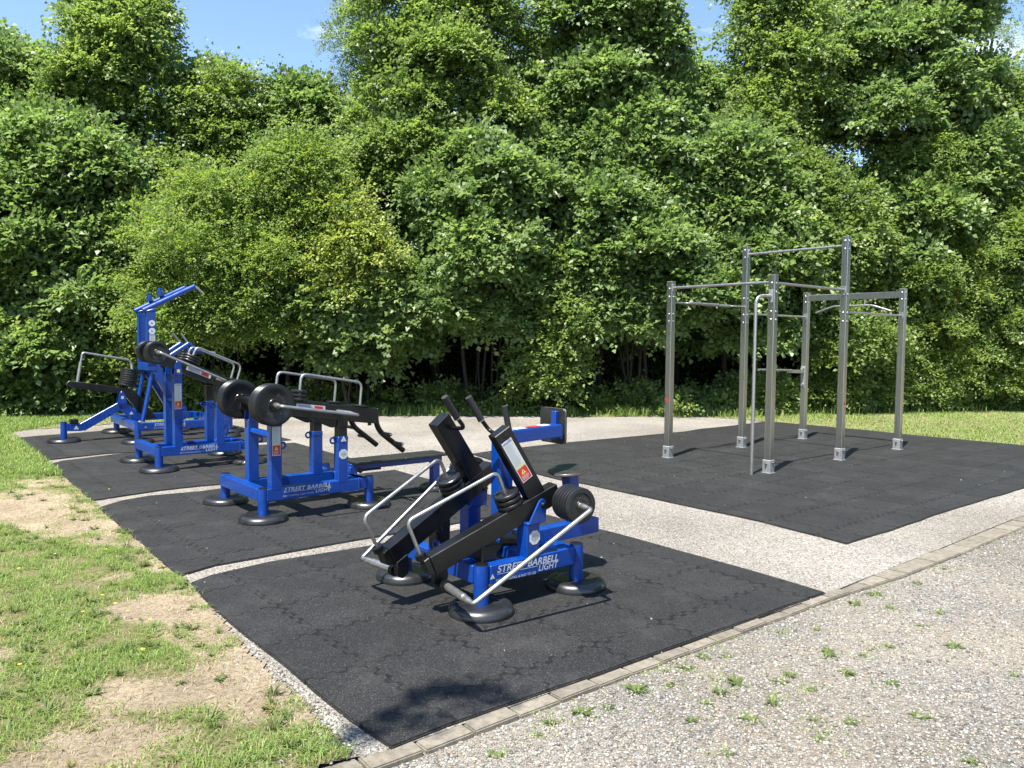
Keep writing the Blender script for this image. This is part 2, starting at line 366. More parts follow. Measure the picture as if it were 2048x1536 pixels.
def machine_bench():
    t0 = thing('bench_press_machine', 'blue lever machine with a flat black bench and the two largest stacks of weight plates', 'exercise machine', (-2.2053, 6.8367, 0), ANG, 'outdoor strength machines')
    b = press_base(t0, .216, 1.063, .982, .926, .286, ((.108, .86), (.762, .70)), -.53, .66)
    for s in (0, -.53):
        for ds in (.056, -.056): b.slab([(.06, .84), (.158, .84), (.15, .99), (.128, 1.03), (.09, 1.03), (.066, .99)], s + ds - .006, s + ds + .006, .003)
    # bench frame
    b.box((-.29, 1.55, .345), .085, 1.10, .065); b.box((-.29, 2.03, .185), .085, .085, .26); b.box((-.29, 1.03, .30), .10, .08, .10)
    b.box((-.29, 1.0, .255), .60, .08, .05)
    obj('base_frame', b, MT['blue'], t0); foot(t0, -.29, 2.03, .17)
    p = MB(); p.box((-.29, 1.285, .394), .315, .545, .026, .006); p.box((-.29, 1.838, .394), .315, .545, .026, .006); obj('bench_pad', p, MT['pad'], t0)
    k = MB(); k.cyl((-.13, 1.03, .33), (-.105, 1.03, .33), .025); k.box((-.29, 1.20, .30), .07, .30, .018, .004); obj('adjusting_knob', k, MT['black'], t0)
    for s in (0, -.53):
        k = MB(); k.box((s, .762, .742), .088, .092, .09, .004); k.box((s, .762, .835), .098, .104, .10, .004)
        obj('stop_buffer', k, MT['black'], t0)
    k = MB(); k.cyl((-.66, .03, 1.043), (.07, .03, 1.043), .046, .046, 28); k.box((-.265, .07, 1.03), .40, .06, .06, .01); k.cyl((-.665, .03, 1.043), (-.64, .03, 1.043), .066, .066, 28); k.cyl((.03, .03, 1.043), (.06, .03, 1.043), .06, .06, 28); obj('axle', k, MT['black'], t0)
    for sg, s in ((1, 0.), (-1, -.53)):
        a = MB(); a.bar((s, -.01, 1.028), (s, 1.135, .874), .085, .148)
        a.box((s, 1.138, .875), .094, .014, .155, .003)
        a.slab([(.42, .90), (.72, .86), (.71, .80), (.66, .79)], s - .03, s + .03)
        arm = obj('lever_arm', a, MT['black'], t0)
        h = MB(); h.tube([(s, 1.14, .93), (s, 1.142, .80), (s, 1.19, .71), (s, 1.455, .505)], .0265, 18, bend=.07); hd = obj('handle', h, MT['black'], arm)
        for tq, zq in ((1.205, .70), (1.335, .598)):
            g = MB(); g.cyl((s + sg * .005, tq, zq), (s + sg * .165, tq, zq), .0175, .0175, 18); g.lathe((s + sg * .165, tq, zq), (sg, 0, 0), [(.0175, 0), (.015, .01), (.008, .016), (0, .018)], 18); obj('grip', g, MT['black'], hd)
            g = MB(); g.lathe((s + sg * .178, tq, zq), (sg, 0, 0), [(.010, 0), (.008, .004), (0, .006)], 12); obj('grip_screw', g, MT['bolt'], hd)
        k = MB(); k.tube([(s, .335, 1.0), (s, .368, 1.302), (s, .985, 1.205), (s, .962, .955)], .0125, bend=.06); obj('plate_rod', k, MT['steel'], arm)
        plates(t0, (s, .336, 1.058), (0, .06, 1), .073, .026, 3, .010)
        k = MB(); k.lathe((s, .963, .972), (0, .135, 1), [(.03, -.04), (.03, 0), (.078, .002), (.082, .008), (.08, .016), (.03, .02), (.0, .021)], 32); obj('rod_stop', k, MT['plate'], arm)
        k = MB(); k.cyl((s, 1.07, .82), (s, 1.07, .785), .018); obj('stop_bolt', k, MT['black'], arm)
        k = MB(); o = s + sg * .20
        e0 = o + sg * .10; k.tube([(e0 - sg * .04, .032, 1.043), (e0 + sg * .04, .034, 1.043), (e0 + sg * .06, .76, .930), (s + sg * .30, .735, .935)], .0145, bend=.05); obj('retaining_bar', k, MT['steel'], arm)
        k = MB(); k.cyl((o, .032, 1.043), (o + sg * .055, .032, 1.043), .024, .024, 22); k.cyl((o + sg * .055, .032, 1.043), (o + sg * .08, .032, 1.043), .0205, .0205, 22); k.cyl((o + sg * .08, .032, 1.043), (o + sg * .10, .032, 1.043), .019, .0145, 22); obj('sleeve', k, MT['steel'], arm); k = MB()
        k.cyl((s + sg * .045, .70, .940), (s + sg * .25, .727, .937), .024, .024, 22); k.cyl((s + sg * .25, .727, .937), (s + sg * .33, .737, .935), .023, .0145, 22)
        obj('sleeve', k, MT['steel'], arm)
        k = MB(); k.cyl((s + sg * .035, .70, .941), (s + sg * .06, .70, .941), .036, .036, 24); obj('sleeve_collar', k, MT['black'], arm); k = MB(); k.cyl((o - sg * .0, .032, 1.043), (o + sg * .012, .032, 1.043), .05, .048, 32); obj('sleeve_collar', k, MT['black'], arm)
        plates(t0, (s + sg * .063, .032, 1.043), (sg, 0, 0), .1855, .0235, 5, .0045, letters=True)
        if sg > 0: arm_sticker(arm, 0, (.0435, .30, .995), (0, 1, -.135), (0, 0, 1), .285, .042)
    warning_label(t0, (.049, .068, .578), (0, 1, 0), (0, 0, 1), .076, .30)
    octagon(t0, .0492, .764, .536, .049); triangle(t0, .0515 + .001, .764, .678, .03); decal(t0, .0478, .165, .64, .197, .282)
    return t0
machine_bench()

def machine_incline():
    t0 = thing('incline_press_machine', 'blue lever machine with sloping black arms and small weight stacks held high on tall posts', 'exercise machine', (-4.2763, 9.3530, 0), ANG, 'outdoor strength machines')
    b = press_base(t0, .228, 1.11, .972, .975, .290, ((.222, 1.18), (.727, .80)), -.36, .76)
    for s in (0, -.36):
        for ds in (.056, -.056): b.slab([(.17, 1.16), (.272, 1.16), (.262, 1.29), (.24, 1.335), (.205, 1.335), (.182, 1.29)], s + ds - .006, s + ds + .006, .003)
    b.box((-.18, 1.02, .26), .30, .09, .08)
    obj('base_frame', b, MT['blue'], t0)
    k = MB(); k.cyl((-.33, -.035, 1.438), (.08, -.035, 1.438), .042, .042, 28); obj('axle', k, MT['black'], t0)
    for s in (0, -.36):
        k = MB(); k.box((s, .727, .84), .086, .09, .09, .004); k.box((s, .727, .94), .098, .104, .13, .004); obj('stop_buffer', k, MT['black'], t0)
    sl = -.425; e = Vec((0, 1, sl)).normalized(); nq = Vec((0, -e.z, e.y))
    for sg, s, dt in ((1, 0., 0.), (-1, -.36, .05)):
        P = lambda p, q, s=s, dt=dt: Vec((s, .29 + dt, 1.262)) + e * p + nq * q
        a = MB(); a.bar(P(-.36, .01), P(.82, 0), .085, .150); a.bar(P(.44, -.05), P(.60, -.17), .06, .10); arm = obj('lever_arm', a, MT['black'], t0)
        h = MB(); q = P(.82, 0); h.tube([q, q + Vec((0, .03, -.1)), q + Vec((0, .22, -.22))], .024, bend=.05); hd = obj('handle', h, MT['black'], arm)
        k = MB(); k.tube([P(.06, .07), P(.06, .295), P(.665, .295), P(.69, .07)], .0125, bend=.06); obj('plate_rod', k, MT['steel'], arm)
        plates(t0, P(.062, .083), nq, .113, .026, 3, .006)
        k = MB(); c = P(.69, .08); k.lathe(c, nq, [(.03, -.03), (.03, 0), (.078, .002), (.08, .014), (.03, .02), (0, .021)], 32); obj('rod_stop', k, MT['plate'], arm)
        ps = .088 if sg > 0 else s + .04
        k = MB(); ta = -.05 + dt; o = (.205 if sg > 0 else s - .085); z0 = 1.442
        k.tube([(o + sg * .05, ta, z0), (o + sg * .10, ta + .005, z0), (o + sg * .13, ta + .75, z0 - .345), (o + sg * .09, ta + .76, z0 - .35)], .0145, bend=.06); obj('retaining_bar', k, MT['steel'], arm)
        k = MB(); k.cyl((o - sg * .02, ta, z0), (o + sg * .055, ta, z0), .024, .024, 22); k.cyl((o + sg * .055, ta, z0), (o + sg * .08, ta, z0), .021, .0145, 22); obj('sleeve', k, MT['steel'], arm); k = MB()
        k.cyl((s + sg * .045, ta + .75, z0 - .345), (s + sg * .28, ta + .76, z0 - .35), .024, .015, 22); obj('sleeve', k, MT['steel'], arm)
        plates(t0, (.088 if sg > 0 else s + .03, ta, z0), (sg, 0, 0), .136, .0185, 5, .0045, letters=True)
        if sg > 0: arm_sticker(arm, 0, P(.035, -.018) + Vec((.0435, 0, 0)), e, nq, .315, .06)
    warning_label(t0, (.049, .177, .748), (0, 1, 0), (0, 0, 1), .082, .31)
    k = MB(); k.quad((.0628, .205, 1.195), (0, .034, 0), (0, 0, .038)); obj('square_sticker', k, MT['yellow'], t0, False)
    decal(t0, .0478, .232, .70, .196, .282)
    return t0
machine_incline()

# ------------------------------------------------------------------ machine 4: tall pull tower, farthest
def machine_tower():
    t0 = thing('pull_tower_machine', 'tall blue tower machine with an overhanging double tube and a black plate lever, farthest back', 'exercise machine', (-5.7435, 11.8637, 0), ANG, 'outdoor strength machines')
    for s, t in ((0, 0), (-1.62, .07), (-.735, -.873), (-.60, 1.63), (-1.5, 1.35), (0, 1.35)): foot(t0, s, t, .235)
    for s, t in ((0, 0), (-1.62, .07), (-.735, -.873), (-.60, 1.63), (-1.5, 1.35), (0, 1.35)): leg(t0, s, t, .305)
    b = MB()
    b.box((0, .70, .245), .095, 1.36, .115); b.box((-1.57, .72, .245), .095, 1.30, .115); b.box((-.81, .02, .245), 1.56, .095, .112); b.box((-.80, 1.36, .245), 1.5, .095, .11); b.box((-.60, 1.5, .245), .095, .22, .105)
    b.bar((-.735, -.84, .225), (-.735, -.62, .215), .095, .115); b.slab([(-.66, .272), (-.60, .155), (-.04, .475), (-.09, .59)], -.7825, -.6875)
    b.bar((-.735, -.06, .55), (-.735, .20, .28), .095, .13)
    for ds in (.055, -.055): b.slab([(-.125, .56), (.02, .56), (.0, .68), (-.035, .755), (-.06, .76), (-.095, .72)], -.735 + ds - .006, -.735 + ds + .006, .003)
    # tower
    b.box((-.50, .342, 1.60), .10, .135, .90); b.box((-1.0, .342, 1.60), .10, .135, .90)
    b.slab([(.27, 2.02), (.41, 2.02), (.41, 2.09), (.27, 2.045)], -.55, -.45); b.slab([(.27, 2.02), (.41, 2.02), (.41, 2.09), (.27, 2.045)], -1.05, -.95)
    b.box((-.75, .342, 1.15), .60, .13, .12)
    for s in (-.50, -1.0):
        b.cyl((s, .235, 2.045), (s, 1.035, 2.468), .042, .042, 24)
        b.bar((s, .36, 1.20), (s, .86, .29), .09, .155)
        b.cyl((s, .375, 1.15), (s, .20, .27), .034, .034, 20)
    for t, z in ((.46, 2.245), (.63, 2.335)): b.bar((-1.06, t, z + .02), (-.92, t, z + .02), .05, .10); b.ring((-1.0, t, z + .08), (1, 0, 0), .025, .01)
    for k in range(9): b.cyl((-1.0, .325 - k * .014, 1.14 - k * .075), (-1.0, .285 - k * .014, 1.15 - k * .075), .013, .01, 10)
    # rear lever
    for s in (-.50, -.92):
        b.cyl((s, .41, 1.17), (s, .925, 1.52), .038, .038, 20); b.cyl((s, .91, 1.528), (s, 1.05, 1.415), .036, .036, 20); b.cyl((s, 1.02, 1.405), (s, 1.16, 1.392), .04, .04, 20)
    obj('base_frame', b, MT['blue'], t0)
    for s in (-.50, -.92):
        k = MB(); k.cyl((s, .93, 1.51), (s, .805, 1.695), .017, .017, 16); obj('handle', k, MT['steel'], t0)
        k = MB(); k.cyl((s, 1.05, 1.40), (s, 1.36, 1.376), .017, .013, 16); obj('plate_rod', k, MT['steel'], t0)
    k = MB(); k.tube([(-.50, 1.03, 2.465), (-.50, 1.085, 2.435), (-.50, 1.175, 2.355)], .02, bend=.02); obj('hook', k, MT['zinc'], t0); k = MB(); k.cyl((-1.0, 1.03, 2.465), (-1.0, 1.10, 2.43), .02); obj('hook', k, MT['zinc'], t0)
    k = MB(); k.box((-.735, -.735, .312), .11, .115, .066, .008); obj('foot_block', k, MT['black'], t0)
    a = MB(); a.slab([(-.835, .885), (-.79, .945), (-.10, .825), (.03, .82), (.165, .725), (.47, .30), (.29, .285), (.09, .56), (-.02, .70), (-.10, .722), (-.72, .822)], -.775, -.695); arm = obj('lever_arm', a, MT['black'], t0)
    k = MB(); k.tube([(-.735, -.675, .91), (-.735, -.61, 1.29), (-.735, -.595, 1.378), (-.735, .095, 1.25), (-.735, .108, 1.08)], .0165, bend=.06); k.cyl((-.735, -.675, .91), (-.735, -.622, 1.23), .0245, .0245, 18); k.cyl((-.735, .109, 1.19), (-.735, .113, 1.10), .02, .028, 18); obj('plate_rod', k, MT['steel'], arm)
    plates(t0, (-.735, .035, .835), (0, .20, 1), .132, .0315, 8, .004)
    for z in (1.846, 1.721):
        k = MB(); k.lathe((-.4492, .35, z), (1, 0, 0), [(.0, 0), (.05, 0), (.05, .0012), (0, .0013)], 32); o = obj('round_sticker', k, MT['white'], t0, False)
        q = MB(); q.quad((-.4475, .335, z - .012), (0, .03, 0), (0, 0, .02)); q.quad((-.4475, .33, z + .012), (0, .02, 0), (0, 0, .006)); obj('label_print', q, MT['purple'], o, False)
    warning_label(t0, (-.4492, .31, 1.40), (0, 1, 0), (0, 0, 1), .085, .265)
    decal(t0, .0482, .22, .70, .205, .293)
    triangle(t0, -.6862, -.71, .215, .035); triangle(t0, -.6862, .08, .40, .03)
    k = MB(); k.quad((-.6738, -.07, .635), (0, .04, 0), (0, 0, .045)); obj('square_sticker', k, MT['paper'], t0, False)
    k = MB(); k.lathe((.047, .10, .235), (1, 0, 0), [(.02, 0), (.018, .016), (0, .017)], 14); obj('frame_bolt', k, MT['bolt'], t0)
    return t0
machine_tower()

# ------------------------------------------------------------------ pull-up rig
def rig():
    O = Vec((2.2063, 10.8600, 0)); a = 1.583; b1 = 1.79; b2 = 1.80
    t0 = thing('pull_up_rig', 'brushed steel pull up rig of six square posts standing on the large rubber mat', 'pull-up rig', O, ANG)
    posts = {'A': (0, 0, 2.46), 'B': (a, 0, 2.46), 'C': (0, b1, 3.095), 'D': (a, b1, 3.095), 'E': (0, b1 + b2, 2.47), 'F': (a, b1 + b2, 2.47)}
    for kx, (x, y, h) in posts.items():
        b = MB(); b.box((x, y, h / 2 + .06), .088, .088, h - .12, .004); p = obj('post', b, MT['post'], t0)
        k = MB(); k.box((x, y, h + .002), .09, .09, .006, .002); obj('post_cap', k, MT['zinc'], p)
        s = MB(); s.box((x, y, .083), .110, .110, .166, .006); s.box((x, y, .004), .13, .13, .008, .002); so = obj('base_socket', s, MT['zinc'], p)
        for ax in ((1, 0, 0), (0, -1, 0), (-1, 0, 0), (0, 1, 0)):
            k = MB(); d = Vec(ax); c = Vec((x, y, .135 if ax[0] else .118)); k.lathe(c + d * .057, d, [(.017, 0), (.017, .006), (.011, .007), (.011, .022), (.0, .024)], 12); obj('bolt', k, MT['bolt'], so)
        zs = [h - .10, h - .21, h - .45, h - .55] if kx in 'AB' else [h - .06, h - .16] if kx in 'EF' else [h - .06, h - .17, 2.30, 2.05, 1.93]
        for z in zs:
            for ax in ((1, 0, 0), (0, -1, 0)):
                k = MB(); d = Vec(ax); k.lathe(Vec((x, y, z)) + d * .043, d, [(.017, 0), (.016, .006), (.010, .011), (0, .013)], 14); obj('bolt', k, MT['bolt'], p)
    ca = lambda kx: Vec(posts[kx][:2] + (0,))
    def bar(n, p, q, z, r=.0185, mat='steel'):
        P = ca(p); Q = ca(q); d = (Q - P).normalized() * .04; k = MB(); k.cyl(P + d + Vec((0, 0, z)), Q - d + Vec((0, 0, z)), r, r, 18)
        e = d.normalized()
        for pt, dd in ((P + d, e), (Q - d, -e)):
            k.box(pt + dd * .006 + Vec((0, 0, z)), .012 if abs(e.x) > .5 else .06, .012 if abs(e.y) > .5 else .06, .10, .003)
        return obj(n, k, MT[mat], t0)
    bar('cross_bar', 'A', 'B', 2.375); bar('cross_bar', 'C', 'D', 2.975); bar('cross_bar', 'B', 'D', 2.365); bar('cross_bar', 'C', 'E', 2.07, .016); bar('cross_bar', 'D', 'F', 2.06, .016)
    # stepped bar between the two left posts
    k = MB(); z = 2.175
    k.tube([(.0, .04, z), (0, .30, z), (.05, .34, z), (.05, 1.0, z)], .014, bend=.03); k.tube([(-.04, .80, z), (-.04, 1.45, z), (0, 1.49, z), (0, b1 - .04, z)], .014, bend=.03)
    k.cyl((.05, .36, z), (.05, 1.03, z), .021); k.cyl((-.04, .80, z), (-.04, 1.44, z), .021); k.cyl((.05, .92, z), (-.04, .92, z), .012); obj('stepped_bar', k, MT['steel'], t0)
    # flat beam with hanging curved bar at the far end
    E_, F_ = ca('E'), ca('F'); k = MB(); k.bar(E_ + Vec((.045, 0, 2.385)), F_ + Vec((-.045, 0, 2.385)), .045, .098, side=(0, 1, 0), bev=.004); obj('top_beam', k, MT['post'], t0)
    k = MB(); y = b1 + b2; m = a / 2; z = 2.235
    k.tube([(m - .62, y, z - .10), (m - .32, y, z), (m + .32, y, z), (m + .62, y, z - .10)], .016, bend=.06); k.cyl((m - .2, y, z), (m - .2, y, 2.345), .014); k.cyl((m + .2, y, z), (m + .2, y, 2.345), .014); obj('curved_bar', k, MT['steel'], t0)
    # climbing pole beside the front post
    k = MB(); k.tube([(a + .0, -.04, 2.20), (a - .06, -.28, 2.20), (a - .06, -.28, .0)], .021, 18, bend=.13); obj('climbing_pole', k, MT['steel'], t0)
    k = MB(); k.box((a, -.05, 2.20), .06, .014, .16, .003); obj('pole_bracket', k, MT['zinc'], t0)
    # low step bar on the far left post
    k = MB(); x0 = .0; y0 = b1 + b2 - .05; zz = 1.165
    k.cyl((x0 + .02, y0 - .40, zz + .01), (x0 + .0, y0 - 1.34, zz + .035), .019); k.bar((x0, y0, zz - .02), (x0, y0 - .47, zz - .005), .05, .055); obj('step_bar', k, MT['steel'], t0)
    k = MB(); k.box((x0, y0 + .0, 1.06), .075, .022, .36, .004); k.cyl((x0, y0 - .01, 1.20), (x0, y0 - .045, 1.20), .024); k.cyl((x0, y0 - .01, .93), (x0, y0 - .045, .93), .024); obj('step_bracket', k, MT['zinc'], t0)
    for kx, f, z in (('A', (0, -.0446, 0), .80), ('D', (.0446, 0, 0), .78)):
        x, y, h = posts[kx]; k = MB(); d = Vec(f)
        if abs(f[1]) > 0: k.poly([(x - .02, y + f[1], z), (x + .012, y + f[1], z - .012), (x + .026, y + f[1], z + .03), (x - .002, y + f[1], z + .045), (x - .03, y + f[1], z + .03)])
        else: k.poly([(x + f[0], y - .02, z), (x + f[0], y + .01, z - .015), (x + f[0], y + .016, z + .03), (x + f[0], y - .01, z + .04)])
        obj('red_mark', k, MT['red'], t0, False)
rig()

# ------------------------------------------------------------------ rubber mats
def mat_material(name, t0, s0, edge_lo, edge_hi, seed):
    m, nt, b, out = newmat(name); T = .54
    tc = nd(nt, 'ShaderNodeTexCoord'); sp = nd(nt, 'ShaderNodeSeparateXYZ'); nt.links.new(tc.outputs['Object'], sp.inputs[0])
    def mth(op, a, bb=None, cc=None):
        n = nd(nt, 'ShaderNodeMath', operation=op)
        for i, q in enumerate((a, bb, cc)):
            if q is None: continue
            if isinstance(q, (int, float)): n.inputs[i].default_value = q
            else: nt.links.new(q, n.inputs[i])
        return n.outputs[0]
    wob = nd(nt, 'ShaderNodeTexNoise', i_Scale=2.2, i_Detail=2.); nt.links.new(tc.outputs['Object'], wob.inputs['Vector'])
    wv = mth('MULTIPLY', mth('SUBTRACT', wob.outputs[0], .5), .012)
    def seam(a, bb):
        a2 = mth('ADD', a, wv)
        sq = mth('SINE', mth('MULTIPLY', bb, 2 * PI / .108)); sq = mth('MULTIPLY', mth('MAXIMUM', mth('MINIMUM', mth('MULTIPLY', sq, 2.6), 1.), -1.), .017)
        u = mth('ADD', a2, sq); fr = mth('FRACT', mth('DIVIDE', u, T)); d = mth('ABSOLUTE', mth('SUBTRACT', fr, .5))
        d = mth('MULTIPLY', mth('SUBTRACT', .5, d), T)                        # distance to the joint in metres
        return d, mth('FLOOR', mth('DIVIDE', u, T))
    x = mth('SUBTRACT', sp.outputs[0], s0); y = mth('SUBTRACT', sp.outputs[1], t0)
    dx, cx = seam(x, y); dy, cy = seam(y, x)
    d = mth('MINIMUM', dx, dy)
    gapn = nd(nt, 'ShaderNodeTexNoise', i_Scale=7., i_Detail=3.); nt.links.new(tc.outputs['Object'], gapn.inputs['Vector'])
    wdt = mth('MULTIPLY', mth('MAXIMUM', mth('SUBTRACT', gapn.outputs[0], .36), 0.), .058)    # the joints open and close along their length
    line = mth('LESS_THAN', d, wdt)
    # tile tone
    wn = nd(nt, 'ShaderNodeTexWhiteNoise', noise_dimensions='3D'); cb = nd(nt, 'ShaderNodeCombineXYZ'); cb.inputs[2].default_value = seed
    nt.links.new(cx, cb.inputs[0]); nt.links.new(cy, cb.inputs[1]); nt.links.new(cb.outputs[0], wn.inputs[0])
    tone = mth('ADD', mth('MULTIPLY', wn.outputs[0], .30), .80)
    big = nd(nt, 'ShaderNodeTexNoise', i_Scale=1.3, i_Detail=6., i_Roughness=.65); nt.links.new(tc.outputs['Object'], big.inputs['Vector'])
    tone = mth('MULTIPLY', tone, mth('ADD', mth('MULTIPLY', big.outputs[0], .9), .55))
    vor = nd(nt, 'ShaderNodeTexVoronoi', i_Scale=230.); nt.links.new(tc.outputs['Object'], vor.inputs['Vector'])
    gr = nd(nt, 'ShaderNodeSeparateColor'); nt.links.new(vor.outputs['Color'], gr.inputs[0])
    grain = ramp(nt, [(0, .3), (.5, .85), (.84, 1.3), (.92, 2.6), (1, 5.)]); nt.links.new(gr.outputs[0], grain.inputs[0])
    gsep = nd(nt, 'ShaderNodeSeparateColor'); nt.links.new(grain.outputs[0], gsep.inputs[0])
    tone = mth('MULTIPLY', tone, gsep.outputs[0])
    sc = mth('MULTIPLY', tone, mth('SUBTRACT', 1., mth('MULTIPLY', line, .85)))
    col = nd(nt, 'ShaderNodeMixRGB', blend_type='MULTIPLY'); col.inputs[0].default_value = 1.; col.inputs[1].default_value = (.0145, .0144, .0143, 1)
    cc = nd(nt, 'ShaderNodeCombineColor'); [nt.links.new(sc, cc.inputs[i]) for i in range(3)]; nt.links.new(cc.outputs[0], col.inputs[2])
    # dusty patches
    dn = nd(nt, 'ShaderNodeTexNoise', i_Scale=2.7, i_Detail=9., i_Roughness=.72); nt.links.new(tc.outputs['Object'], dn.inputs['Vector'])
    dr = ramp(nt, [(.50, 0.), (.78, .5)]); nt.links.new(dn.outputs[0], dr.inputs[0])
    mx = nd(nt, 'ShaderNodeMixRGB'); mx.inputs[2].default_value = (.052, .050, .046, 1); nt.links.new(dr.outputs[0], mx.inputs[0]); nt.links.new(col.outputs[0], mx.inputs[1])
    nt.links.new(mx.outputs[0], b.inputs['Base Color']); b.inputs['Roughness'].default_value = .72; b.inputs['Specular IOR Level'].default_value = .42
    lip = mth('MULTIPLY', mth('MINIMUM', mth('DIVIDE', d, .014), 1.), .006)
    hh = mth('ADD', lip, mth('MULTIPLY', vor.outputs['Distance'], .6)); hh2 = mth('ADD', mth('MULTIPLY', big.outputs[0], .02), hh)
    bp = nd(nt, 'ShaderNodeBump', i_Strength=.8, i_Distance=.5); 
    h3 = mth('ADD', lip, mth('MULTIPLY', vor.outputs['Distance'], .0016)); h3 = mth('ADD', h3, mth('MULTIPLY', big.outputs[0], .012))
    h3 = mth('SUBTRACT', h3, mth('MULTIPLY', line, .008))
    nt.links.new(h3, bp.inputs['Height']); bp.inputs['Distance'].default_value = 1.; bp.inputs['Strength'].default_value = .75; nt.links.new(bp.outputs[0], b.inputs['Normal'])
    return m
OM = Vec((-.1723, 4.5549, 0))                    # all mats are laid out from the near machine's front foot
OR = OM
def lift(x, y, seed): return .004 * math.sin(x * 2.1 + seed) * math.sin(y * 1.7 + seed * 2)
def rubber_mat(label, outline, s0, t0, seed, ramp_side=None):
    T = thing('rubber_mat', label, 'rubber mat', OM, ANG, 'black rubber mats')
    b = MB(); n = len(outline); th = .034
    # fine border: small deviations where the tiles do not line up
    pts = []
    for i in range(n):
        a = Vec(outline[i]); c = Vec(outline[(i + 1) % n]); L = (c - a).length; k = max(1, int(L / .27))
        for j in range(k):
            p = a.lerp(c, j / k); d = Vec((c.y - a.y, a.x - c.x)).normalized(); w = 0. if j == 0 else .006 * math.sin(13.7 * p.x + 9.1 * p.y + seed) + random.uniform(-.003, .003)
            pts.append(p + d * w)
    m = len(pts)
    bm = bmesh.new(); tv = [bm.verts.new((p.x, p.y, 0)) for p in pts]; f = bm.faces.new(tv); f.normal_update()
    if f.normal.z < 0: f.normal_flip()
    ex = bmesh.ops.extrude_face_region(bm, geom=[f])
    for e in ex['geom']:
        if isinstance(e, bmesh.types.BMVert): e.co.z -= th
    top = [f2 for f2 in bm.faces]
    bmesh.ops.recalc_face_normals(bm, faces=bm.faces[:])
    edges = [e for e in bm.edges if all(abs(v.co.z) < 1e-6 for v in e.verts)]
    bmesh.ops.bevel(bm, geom=edges, offset=.006, segments=2, affect='EDGES')
    me = bpy.data.meshes.new('mat_surface'); bm.to_mesh(me); bm.free(); me.materials.append(mat_material('rubber granulate %d' % seed, t0, s0, 0, 0, seed))
    o = obj('tile_surface', me, None, T)
    return T
rubber_mat('black rubber tile mat under the nearest machine with the round stool',
    [(-1.646, -1.165), (-1.193, -1.213), (-.557, -1.229), (-.033, -1.222), (.406, -1.236), (.689, -1.235), (.998, -1.216), (.99, -.939), (1.013, -.419), (1.041, .309), (1.075, 1.2), (1.097, 1.995), (.831, 2.022), (.268, 2.051), (-.463, 2.07), (-1.73, 2.08), (-1.734, .932), (-1.748, .062), (-1.795, -.556), (-1.729, -1.002)], .77, -.90, 1)
rubber_mat('black rubber tile mat under the machine with the long flat bench',
    [(-4.531, -1.111), (-3.447, -1.152), (-2.917, -1.157), (-2.281, -1.179), (-1.841, -1.182), (-1.944, -.911), (-1.959, -.35), (-1.964, .177), (-1.951, .594), (-1.939, 1.074), (-1.95, 2.24), (-4.065, 2.24), (-4.717, 2.259), (-4.725, 1.7), (-4.787, .138), (-4.756, -.099), (-4.83, -.581), (-4.739, -.871)], -2.2, -.85, 2)
rubber_mat('black rubber tile mat under the machine with high sloping arms',
    [(-7.681, -1.032), (-5.629, -1.074), (-4.92, -1.086), (-4.931, -1.019), (-4.987, -.789), (-5.068, -.403), (-5.07, .002), (-5.028, .222), (-5.03, 2.28), (-6.475, 2.293), (-7.825, 2.342), (-8.117, .096), (-8.124, -.16), (-8.005, -.506), (-7.901, -.843)], -5.3, -.8, 3)
rubber_mat('black rubber tile mat under the tall tower machine at the back left',
    [(-10.937, -.948), (-9.113, -.99), (-8.088, -.99), (-8.185, -.622), (-8.274, -.253), (-8.189, .114), (-8.19, 2.45), (-10.198, 2.464), (-11.116, 2.477), (-11.209, .348), (-11.136, .067), (-11.028, -.623)], -8.4, -.7, 4)
rubber_mat('largest black rubber tile mat carrying the steel pull up rig',
    [(.566, 3.32), (-.303, 3.457), (-1.361, 3.469), (-2.598, 3.499), (-2.947, 3.45), (-3.511, 3.512), (-5.253, 3.861), (-5.334, 4.357), (-5.336, 4.815), (-5.353, 5.786), (-5.215, 8.069), (-5.2, 8.654), (-5.3, 9.284), (-5.27, 10.004), (-5.338, 11.408), (-5.18, 11.637), (-4.469, 11.674), (-3.24, 11.735), (-2.489, 11.663), (-1.198, 11.684), (.61, 11.72), (.608, 7.359), (.582, 6.145), (.565, 5.262), (.586, 4.089)], .26, 3.66, 5)

# ------------------------------------------------------------------ ground
def vnoise(x, y, seed):
    r = np.random.default_rng(seed).random((64, 64)); xi = np.floor(x).astype(int); yi = np.floor(y).astype(int); fx = x - xi; fy = y - yi
    fx = fx * fx * (3 - 2 * fx); fy = fy * fy * (3 - 2 * fy); g = lambda a, b: r[a % 64, b % 64]
    return (g(xi, yi) * (1 - fx) + g(xi + 1, yi) * fx) * (1 - fy) + (g(xi, yi + 1) * (1 - fx) + g(xi + 1, yi + 1) * fx) * fy
def fbm(x, y, seed, f=1., o=4):
    s = 0; a = 1.; t = 0
    for k in range(o): s = s + a * vnoise(x * f + 17.3 * k, y * f + 5.1 * k, seed + k); t += a; a *= .55; f *= 2.1
    return s / t
def inside(px, py, poly):
    c = np.zeros(px.shape, bool); n = len(poly)
    for i in range(n):
        x0, y0 = poly[i]; x1, y1 = poly[(i + 1) % n]
        if y0 == y1: continue
        c ^= ((y0 > py) != (y1 > py)) & (px < (x1 - x0) * (py - y0) / (y1 - y0) + x0)
    return c
def sstep(a, b, x): t = np.clip((x - a) / (b - a), 0, 1); return t * t * (3 - 2 * t)
LAWN_EDGE = [(-8.444, 13.021), (-6.077, 10.094), (-4.111, 7.592), (-2.224, 5.209), (-1.843, 4.709), (-1.489, 4.2), (-1.344, 3.951), (-1.163, 3.726), (-0.996, 3.534), (-0.835, 3.301), (-0.721, 3.153), (-.64, 3.03)]
